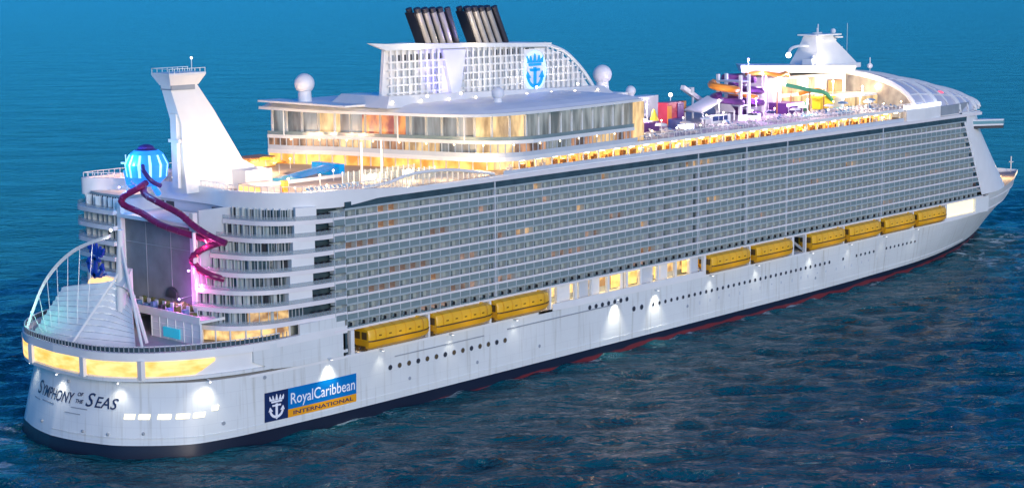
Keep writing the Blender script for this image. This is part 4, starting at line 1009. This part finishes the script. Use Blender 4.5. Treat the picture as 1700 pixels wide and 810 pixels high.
lamp('SPOT', (101, -6, 69.5), 1500, (.3, .22, 1), 'funnel_floodlight', .3, to=(99, -2, 73), spot=90, parent=ship)
lamp('POINT', (85.5, -6, 70.5), 1300, (1, .8, .55), 'stack_light', .4, parent=ship); lamp('POINT', (103.2, -6, 70.5), 1000, (1, .85, .65), 'stack_light', .4, parent=ship)
mb = MB(); mb.loft([[(73,-9,56.4),(146,-9,55.6),(146,9,55.6),(73,9,56.4)],[(75.4,-7.2,58.7),(145,-6.6,57.2),(145,7,57.2),(75.4,7.5,58.7)]], 'white'); part(mb, 'funnel_plinth', fun)
# satellite domes
def sat(x, y, z0, z1, r, rb=None):
    mb = MB(); mb.tube([(x,y,z0),(x,y,z1-r*1.2)], [r*.75, r*.6], 'dome_white', 12); p = part(mb, 'dome_pedestal', smooth=True)
    mb = MB(); mb.sphere((x,y,z1-r), r, 'dome_white', 18, 10); part(mb, 'satellite_dome', p, smooth=True)
sat(71.7, 15, 56.3, 62.9, 2.15); sat(162.2, 8, 54, 60.9, 2.4); sat(175.9, 10, 51.5, 54.9, 1.35); sat(94.2, -20.2, 55.6, 60.2, 1.35); 
mb = MB(); mb.box(150, 166, 3, 14, 45.8, 54.1, 'white'); mb.box(149.6, 190, 12, 16, 45.8, 51.6, 'white'); part(mb, 'equipment_house')
mb = MB(); mb.sphere((186.1, 5, 52.2), .55, 'lamp_white', 8, 5); mb.tube([(186.1, 5, 45.8), (186.1, 5, 52)], .12, 'white', 6); part(mb, 'lamp_mast')
# ------------------------------------------------------------------ forward upper deck
mb = MB(); mb.prism([(132,-26.6),(250,-26.6),(262,-26),(262,26),(132,26)], 45.3, 46.15, 'white', 'deck_grey'); part(mb, 'sports_deck')
mb = MB()
for i in range(60): mb.box(134+i*2.1, 134.1+i*2.1, -26.4, -26.3, 46.15, 47.2, 'white')
mb.box(134, 260, -26.42, -26.3, 47.15, 47.27, 'white'); part(mb, 'sports_deck_railing')
# play and sports structures between the funnel and the slides
mb = MB(); mb.box(150, 168, -2, 6, 48.5, 49.0, 'white'); 
for x in (150.5, 156, 162, 167.5): mb.tube([(x,-2,46.15),(x,-2,52.8)], .2, 'white', 6)
mb.box(150, 168, -2.2, -1.8, 52.3, 53, 'roof_white'); part(mb, 'court_frame')
mb = MB()
for i in range(11): mb.box(150.3+i*1.75, 150.42+i*1.75, -2.06, -1.94, 49, 52.3, 'neon_white' if i % 4 == 1 else 'pale')
for z in (50, 51.2): mb.box(150, 168, -2.05, -1.95, z, z+.1, 'pale')
part(mb, 'court_net')
mb = MB(); mb.box(150, 157, -14, -9, 46.15, 48.4, 'purple'); mb.sphere((152, -12, 48.5), 1.7, 'lamp_violet', 10, 4, (1.4,1,.5), 0); part(mb, 'violet_lounge')
mb = MB(); mb.tube([(161.5,-9,46.15),(161.5,-9,48),(161.2,-9,50.6)], [.8,1.1,.3], 'yellow', 8); part(mb, 'yellow_fin')
mb = MB(); mb.prism([(161,-16),(165.5,-15),(166.5,-11.5),(163,-12)], 46.15, 48.4, 'navy'); mb.box(161, 166, -17.6, -16.4, 46.15, 47.4, 'neon_white'); part(mb, 'splash_pool')
mb = MB(); mb.box(168, 174.2, -8, -5, 46.15, 51.8, 'red'); bx_ = part(mb, 'colour_wall'); mb = MB(); mb.box(171.8, 174.3, -8.2, -8.01, 46.4, 51.6, 'purple'); mb.box(167.8, 169.4, -8.2, -8.01, 46.4, 51.0, 'orange'); part(mb, 'colour_stripe', bx_)
mb = MB(); mb.box(176, 179.5, -5, -3, 46.15, 51.5, 'brown'); part(mb, 'climbing_panel')
mb = MB(); mb.add([(177,-12,49.2),(187,-12,52.2),(191,-12,48.4),(191,-6,48.4),(187,-6,52.4),(177,-6,49.4)], [(0,1,4,5),(1,2,3,4)], 'roof_white'); mb.add([(177,-12,48.9),(187,-12,51.9),(191,-12,48.1),(191,-6,48.1),(187,-6,52.1),(177,-6,49.1)], [(0,1,4,5),(1,2,3,4)], 'roof_white')
for p in ((177.3,-11.8),(190.6,-11.8),(177.3,-6.3),(190.6,-6.3)): mb.box(p[0]-.15, p[0]+.15, p[1]-.15, p[1]+.15, 46.15, 48.8, 'white')
part(mb, 'peaked_canopy')
mb = MB(); mb.box(178, 186, -14, -12.2, 46.15, 48.2, 'white'); mb.box(178.5, 184.5, -14.2, -14.01, 46.9, 48.0, 'navy'); part(mb, 'canopy_bar')
mb = MB(); mb.bar((184.5,0,54.4), (192.5,0,50.6), 1.1, 1.1, 'white'); mb.tube([(189,0,46.15),(189,0,52.4)], .3, 'white', 6); mb.box(187.4, 188.6, -.7, .7, 52.9, 54.2, 'pale'); part(mb, 'deck_crane')
mb = MB()
rn = random.Random(21)
for i in range(70):
    x = rn.uniform(138, 250); y = rn.uniform(-25.5, -15); c = rn.choice(['lounger_pale','lounger_pale','lounger_blue'])
    lounger(x, y, 46.15, c, R(90), ('pale' if c == 'lounger_pale' else 'blue')+' sun lounger on the forward sports deck above the lit gallery', 'loungers on the forward sports deck')
for x, y, c in ((150,-20,'white'),(158,-21,'lounger_pale'),(170,-18,'white'),(196,-19,'navy'),(206,-20,'white'),(214,-17,'lounger_pale'),(222,-20,'white'),(240,-21,'white'),(246,-18,'lounger_blue'),(232,-18,'lounger_blue'),(187,-20,'dark')):
    mb = MB(); mb.tube([(x,y,46.15),(x,y,48.6)], .08, 'white', 5); mb.sphere((x,y,48.2), 1.5, c, 10, 3, (1,1,.4), 0)
    thing(part(mb, 'deck_umbrella', None), {'white':'white umbrella over the loungers of the forward sports deck','lounger_pale':'beige umbrella over the loungers of the forward sports deck','navy':'navy umbrella near the water slide tower','lounger_blue':'blue umbrella on the deck below the yellow box','dark':'black umbrella beside the peaked white canopy'}[c], 'umbrella', 'umbrellas on the forward sports deck')
# shallow pools
for x0, x1, y0, y1 in ((206,214,-22.5,-20.3),(222,229,-23,-21),(232,242,-16.5,-13)):
    mb = MB(); mb.box(x0, x1, y0, y1, 46.15, 46.7, 'white'); mb.box(x0+.4, x1-.4, y0+.3, y1-.3, 46.6, 46.75, 'wave_teal'); part(mb, 'deck_pool')
# water slide tower
mb = MB()
for x, y in ((193,-12),(196.6,-12),(193,-5),(196.6,-5)): mb.box(x-.35, x+.35, y-.35, y+.35, 46.15, 57.5, 'white')
for z in (49.5, 52.6, 55.6): mb.box(192.6, 197, -12.3, -4.7, z, z+.35, 'pale')
mb.box(191, 200, -13.5, -12.8, 46.15, 47.4, 'neon_white'); tw = part(mb, 'slide_tower')
def helix(cx, cy, r, z0, z1, a0, a1, n_=26, ry=None): return [(cx+r*math.cos(R(a0+(a1-a0)*i/n_)), cy+(ry or r)*math.sin(R(a0+(a1-a0)*i/n_)), z0+(z1-z0)*i/n_) for i in range(n_+1)]
for pts, mm, r in ((helix(201,-8,4.2,55.6,47.0,0,1000,60),'purple',.85),(helix(190,-9,3.2,55.5,53.6,90,330,16),'orange',.95),(helix(190,-10,3.8,52.4,50.6,60,320,16),'purple',.8),(helix(201,-7,3.4,53.2,50.4,20,400,30),'orange',.8),
        ([(204,-6,57.2),(210,-8,57.0),(215,-9,56.3),(219,-8,56.6),(222,-7,55.8)],'orange',.6),([(216,-10,53.8),(221,-11,52.8),(226,-12,51.8),(231,-13,50.9),(236,-12,48.6)],'green',.55),([(223,-10,51.0),(228,-12,51.9),(233,-12,50.6),(238,-10,49.4)],'orange',.55),
        ([(197,-4,56.4),(203,-3,56.2),(210,-3,56)],'purple',.9)):
    part(MB().tube(cr(pts, 3), r, mm, 8), 'water_slide', smooth=True)
for x, y in ((188,-9),(205,-11),(209,-8),(214,-9),(219,-10),(225,-12),(231,-12.6)): part(MB().tube([(x,y,46.15),(x,y,52)], .2, 'brown' if x > 210 else 'white', 6), 'slide_support')
# roof house with lit wall, canopy roof and forward mast
mb = MB(); mb.loft([[(201,-6.6,57.6),(256,-6.6,54.9),(256,10.6,54.9),(224,10.6,56.5)],[(200.0,-7.0,59.5),(256.5,-7.0,56.9),(256.5,10.8,56.9),(223.0,10.8,58.4)]], 'roof_white'); cp = part(mb, 'canopy_roof')
mb = MB(); mb.box(218, 254, -5, 11, 46.15, 55.2, 'white'); hs = part(mb, 'roof_house')
mb = MB(); mb.box(222, 238, -5.2, -5.01, 50.8, 54.6, 'hall_warm'); part(mb, 'lit_window', hs)
mb = MB(); mb.box(222, 252, -5.2, -5.01, 46.6, 49.8, 'hall_warm'); part(mb, 'lit_window', hs)
for x, y in ((206,-4.5),(222,7),(214,-5)): mb = MB(); mb.box(x-.4, x+.4, y-.4, y+.4, 46.15, 58.4, 'white'); part(mb, 'canopy_column')
mb = MB(); mb.sphere((226,-10,47.4), 1.4, 'green', 10, 6); part(mb, 'green_drum')
mb = MB(); mb.box(230.2, 237, -12, -9.4, 46.4, 49.4, 'yellow'); mb.box(229.8, 237.4, -12.3, -9.2, 49.4, 49.8, 'yellow'); part(mb, 'yellow_kiosk')
mb = MB(); mb.box(243.4, 247.6, -8, -6, 50.2, 53.5, 'brown'); part(mb, 'brown_panel')
mb = MB(); mb.sphere((245,-11,47.4), 1.6, 'navy', 10, 5, (1.4,1,.8)); part(mb, 'navy_pod')
mb = MB(); mb.box(214, 222, -12, -6, 46.15, 49, 'purple'); mb.box(214, 222, -12.2, -12.01, 48.2, 48.9, 'lamp_violet'); part(mb, 'violet_lounge')
mb = MB(); mb.box(238, 262, -14, 8, 46.15, 49.6, 'white'); mb.box(239, 261, -14.2, -14.01, 46.6, 49.0, 'hall_warm'); part(mb, 'bar_house')
mb = MB(); mb.loft([[(x, y, z) for x, y in ((239.5+a, -b_), (261-c, -b_), (261-c, b_), (239.5+a, b_))] for a, c, b_, z in ((0,0,4.5,57.3),(2.2,5.0,3.4,61.2),(3.0,8.5,2.4,64.0),(3.6,9.5,2.0,65.6))], 'white'); fm = part(mb, 'forward_mast')
mb = MB(); mb.box(236, 262, -5, 5, 56.2, 57.5, 'white'); part(mb, 'mast_base', fm)
mb = MB(); mb.tube(cr([(244,0,62.6),(238,0,62.9),(234,0,62.4),(232.6,0,61)], 4), .4, 'white', 6); mb.sphere((232.6,0,60.6), .8, 'lamp_white', 8, 5); part(mb, 'mast_arm', fm)
mb = MB(); mb.box(243, 256, -2.6, 2.6, 61.7, 62.2, 'white'); mb.box(245.5, 252, -3, 3, 64.0, 64.4, 'white'); mb.tube([(246.8,0,65),(246.8,0,67.6)], .25, 'white', 6); mb.tube([(253.6,-1.5,62),(253.6,-1.5,64.8)], .3, 'white', 6)
mb.box(252.4, 254.8, -3.4, .4, 64.7, 65.1, 'white'); mb.box(244.6, 249, -.2, .2, 66, 66.4, 'pale'); mb.box(242, 254, -3.4, 3.4, 65.5, 65.9, 'white'); mb.tube([(249.5,1.5,65.9),(249.5,1.5,68.6)], .16, 'white', 5); mb.tube([(244,-2,65.9),(244,-2,67.4)], .2, 'white', 5); mb.sphere((251.8,-2,66.6), .8, 'dome_white', 8, 5); mb.box(238, 241, -4, -1, 57.4, 59.4, 'white'); mb.box(254, 259, -4, 0, 57.4, 59.0, 'white'); mb.sphere((250.5,1,65), .7, 'dome_white', 8, 5); mb.sphere((241,-2.5,59.5), .8, 'dome_white', 8, 5); part(mb, 'radar', fm)
part(MB().tube([(262.5,0,56),(262.5,0,68.5)], .07, 'pale', 4), 'whip_antenna', fm)
lamp('SPOT', (237, -9, 57.5), 5000, (1, .86, .74), 'mast_floodlight', .4, to=(248, 0, 62), spot=80, parent=ship)
for p, pw, c in (((196,-15,51),3600,(.85,.5,1)),((206,-12,54),3200,(.9,.55,1)),((216,-9,54.5),3200,(1,.6,.85)),((228,-9.5,54),4200,(1,.84,.62)),((240,-10,53),3600,(1,.82,.58)),((252,-12,51),3600,(1,.76,.46)),((160,-8,51.5),3200,(.95,.7,1)),((180,-15,51.5),2800,(1,.8,.9)),((147,-16,50.5),2600,(1,.8,.6)),((212,-20,50),2400,(1,.75,.7)),((236,-21,50),2600,(1,.75,.6)),((201,-9,60.6),1200,(.7,.55,1)),((208,-8.6,57),1600,(.8,.5,1))):
    lamp('POINT', p, pw*.95, c, 'deck_light', .4, parent=ship)
    mb = MB(); mb.sphere((p[0], p[1]+.3, p[2]+.5), .28, 'lamp_violet' if c[2] > .9 else 'lamp_warm', 8, 5); mb.tube([(p[0], p[1]+.3, 46.15), (p[0], p[1]+.3, p[2]+.3)], .07, 'white', 5); part(mb, 'lamp_post')
for i in range(26):
    x = 136+i*4.6; y = -24.6 if i % 2 else -14.5-rn.uniform(0, 3); h_ = 1.6 if i % 2 else 2.6
    mb = MB(); mb.tube([(x, y, 46.15), (x, y, 46.15+h_)], .06, 'white', 5); mb.sphere((x, y, 46.3+h_), .22, 'lamp_warm' if i % 3 else 'lamp_white', 8, 4); part(mb, 'deck_lamp')
for x, y in ((36,-23.5),(42,-25.4),(48,-26.2),(54,-26.6),(44,-12),(52,-12),(59,-8),(38,12),(44,22),(52,24),(66,2),(68,16),(31.8,-9),(31.8,8)):
    mb = MB(); mb.tube([(x, y, 42.95), (x, y, 44.9)], .06, 'white', 5); mb.sphere((x, y, 45.0), .22, 'lamp_warm', 8, 4); part(mb, 'deck_lamp')
for i in range(14):
    x, y = sample([p[:2] for p in offs(H49, -.05)], .06+i*.065)[:2]; part(MB().sphere((x, y, 48.4), .17, 'lamp_warm', 8, 4), 'slab_lamp', s49)
for x, y in ((40,-22.5),(58,-21.5),(74,-24.5),(84,-25.2)): lamp('POINT', (x, y, 45.6), 1500, (1, .70, .40), 'deck_lamp_light', .4, parent=ship)
for i in range(9): part(MB().sphere((75+i*8.2, -8.6, 57.6-i*.12), .26, 'lamp_warm', 8, 4), 'plinth_lamp', fun)
for k_ in range(3):
    for i in range(26):
        lounger(196+i*2.2, -22.2+k_*2.6, 46.15, 'lounger_pale' if (i*7+k_) % 5 else 'lounger_blue', R(90), ('pale' if (i*7+k_) % 5 else 'blue')+' sun lounger on the forward sports deck above the lit gallery', 'loungers on the forward sports deck')
# ------------------------------------------------------------------ solarium: ribbed glass vault closing the foredecks
def vault(x):
    zt = [(244,55.4),(262,55.0),(275,53.2),(290,50.3),(302,47.6),(311,44.8),(317,42.8)]
    for a, c in zip(zt, zt[1:]):
        if a[0] <= x <= c[0]: h = a[1]+(c[1]-a[1])*(x-a[0])/(c[0]-a[0]); break
    else: h = zt[-1][1]
    xs = 283.5-4; b_ = 26.5 if x < xs else 26.5*math.sqrt(max(.0, 1-((x-xs)/38)**2))
    return b_, h
def vring(x, g=0):
    b_, h = vault(x); H = h-42.8+g
    return [(x, (b_+g)*math.cos(R(a)), 42.8+H*math.sin(R(a))**.8) for a in [q*9 for q in range(21)]]
vx = [256+i*3.05 for i in range(21)]
mb = MB(); mb.loft([vring(x) for x in vx], 'glass_roof', closed=False, cap=False); mb.add(vring(256), [tuple(range(21))], 'solarium_end'); vl = part(mb, 'solarium_roof', smooth=True)
for i, x in enumerate(vx):
    if i % 2 == 0: part(MB().tube(vring(x, .1), .75 if i % 4 == 0 else .35, 'white', 5), 'roof_rib', vl)
mb = MB()
for j in (3, 6, 10, 14, 17): mb.tube([vring(x, .08)[j] for x in vx], .16, 'white', 4)
part(mb, 'roof_purlin', vl)
mb = MB(); mb.sphere((276, -22.2, 48.4), 1.9, 'red_glow', 10, 6, (1.5,.4,.5)); part(mb, 'red_lantern')
mb = MB(); mb.ribbon([(249,-27.6),(258,-28.2),(268,-27.4)], 42.6, 45.9, 1.2, 'white'); bo = part(mb, 'white_bay'); mb = MB(); mb.ribbon([(249,-27.7),(258,-28.4),(268,-27.5)], 45.95, 46.9, 1.3, 'neon_white'); part(mb, 'light_strip', bo)
mb = MB(); mb.ribbon([(268,-27.6),(276,-27.3),(288,-25.5)], 43.0, 45.6, .4, 'grey'); part(mb, 'vault_side_glazing')
mb = MB(); mb.tube([(262,-8,55),(262,-8,59)], .12, 'white', 5); mb.sphere((262,-8,56.6), .8, 'dome_white', 8, 5); part(mb, 'antenna')
lamp('POINT', (268, -10, 47), 3000, (1, .75, .6), 'solarium_light', .5, parent=ship)
# ------------------------------------------------------------------ lifeboats
def lifeboat():
    root = empty('lifeboat')
    # x along the boat (0 aft .. 16.7), y=0 outboard face side at -2.6, z from keel 0
    st = [(0,.84,.35),(.5,.96,.12),(2.5,1,.02),(8,1,0),(13.2,1,.02),(15.4,.84,.30),(16.7,.55,.95)]
    low = MB(); low.loft([[(x,-2.5*w,2.05),(x,-2.42*w,1.0+k*.4),(x,-1.8*w,.35+k),(x,-.5*w,.05+k),(x,.5*w,.05+k),(x,1.6*w,.45+k),(x,2.35*w,1.2+k*.4),(x,2.5*w,2.05)] for x, w, k in st], 'boat_hull')
    low.build('boat_hull', root, smooth=True)
    up = MB(); up.loft([[(x+dx*.0,-2.45*w,2.06),(x,-2.45*w,3.5-k*.2),(x,-2.1*w,4.25-k*.45),(x,-1.1*w,4.6-k*.6),(x,1.1*w,4.6-k*.6),(x,2.1*w,4.25-k*.45),(x,2.42*w,3.1-k*.2),(x,2.45*w,2.06)] for x, w, k in st for dx in (0,)], 'boat_top')
    up_ = up
    rb = up_; 
    for x in (1.6, 4.2, 6.8, 9.4, 12.0, 14.2): rb.loft([[(x+d,-2.5,2.1),(x+d,-2.50,3.52),(x+d,-2.13,4.31),(x+d,-1.1,4.66),(x+d,1.1,4.66)] for d in (-.09, .09)], 'boat_hull', closed=False)
    c = up.build('canopy', root, smooth=True)
    for x in (2.4, 5.0, 7.6, 10.2, 12.6):
        w = MB(); w.box(x, x+.6, -2.53, -2.40, 2.85, 3.1, 'boat_window'); w.build('window', c)
    g = MB(); g.loft([[(x,-2.62*w,1.95),(x,-2.62*w,2.2),(x,-2.4*w,2.2),(x,-2.4*w,1.95)] for x, w, k in st], 'boat_dark'); g.build('rubbing_strake', root)
    h = MB(); h.box(-.12, .06, -1.6, -.3, 2.3, 3.7, 'boat_dark'); h.box(-.12, .06, .3, 1.6, 2.3, 3.7, 'boat_dark'); h.build('hatch', root)  # dark hatches also carry the shading of the boat's aft end
    tnl = MB(); tnl.box(-.3, .5, -1.2, 1.2, .1, 1.0, 'boat_dark'); tnl.tube([(-.45,0,.55),(.3,0,.55)], .28, 'dark', 8); tnl.build('propeller', root)
    ct = MB(); ct.loft([[(13.6,-1.3,4.3),(13.6,1.3,4.3),(15.2,.9,3.9),(15.2,-.9,3.9)],[(13.8,-1.0,4.85),(13.8,1.0,4.85),(14.8,.7,4.7),(14.8,-.7,4.7)]], 'boat_top'); ct.build('steering_cabin', root)
    hk = MB()
    for x in (2.2, 14.4): hk.tube([(x,0,4.5),(x,0,5.0)], .14, 'grey', 6)
    hk.build('lifting_hook', root)
    pw = MB(); pw.box(14.6, 15.3, -2.05, -1.8, 1.2, 1.9, 'dark'); pw.build('bow_fender', root)
    return root
def copy_tree(o, parent=None):
    c = o.copy(); COL.objects.link(c)
    if parent: c.parent = parent
    for ch in list(o.children): copy_tree(ch, c)
    return c
for x in boats_x:
    lamp('POINT', (x-.3, -27.2, 13.5), 70, (1, .70, .32), 'boat_deck_and_fill_light', .25, parent=ship); lamp('POINT', (x+9, -32.0, 14.6), 45, (1, .78, .45), 'boat_deck_and_fill_light', 1.2, parent=ship)  # second lamp, outboard without a fixture, is an added fill for the boats
    part(MB().sphere((x-.3, -27.2, 13.4), .16, 'lamp_warm', 8, 4), 'boat_deck_lamp')
blab = ['orange-yellow enclosed lifeboat nearest the stern, just above the blue and orange sign', 'orange-yellow enclosed lifeboat in the middle of the aft group of three', 'orange-yellow enclosed lifeboat at the forward end of the aft three, beside the lit promenade',
    'orange-yellow enclosed lifeboat just forward of the lit promenade, aft one of the pair amidships', 'orange-yellow enclosed lifeboat at the forward end of the pair amidships',
    'orange-yellow enclosed lifeboat at the aft end of the forward row of four', 'second orange-yellow enclosed lifeboat from aft in the forward row of four', 'third orange-yellow enclosed lifeboat from aft in the forward row of four', 'orange-yellow enclosed lifeboat nearest the bow, beside the bright cream opening']
lb0 = lifeboat()
for i, x in enumerate(boats_x):
    o = lb0 if i == 0 else copy_tree(lb0)
    o.location = (x, -27.35, 12.93); o.scale = (1, 1, 1.0); thing(o, blab[i], 'lifeboat', 'lifeboats hanging along the starboard side')
bpy.context.view_layer.update()
print('objects', len(bpy.data.objects), 'verts', sum(len(m_.vertices) for m_ in bpy.data.meshes))
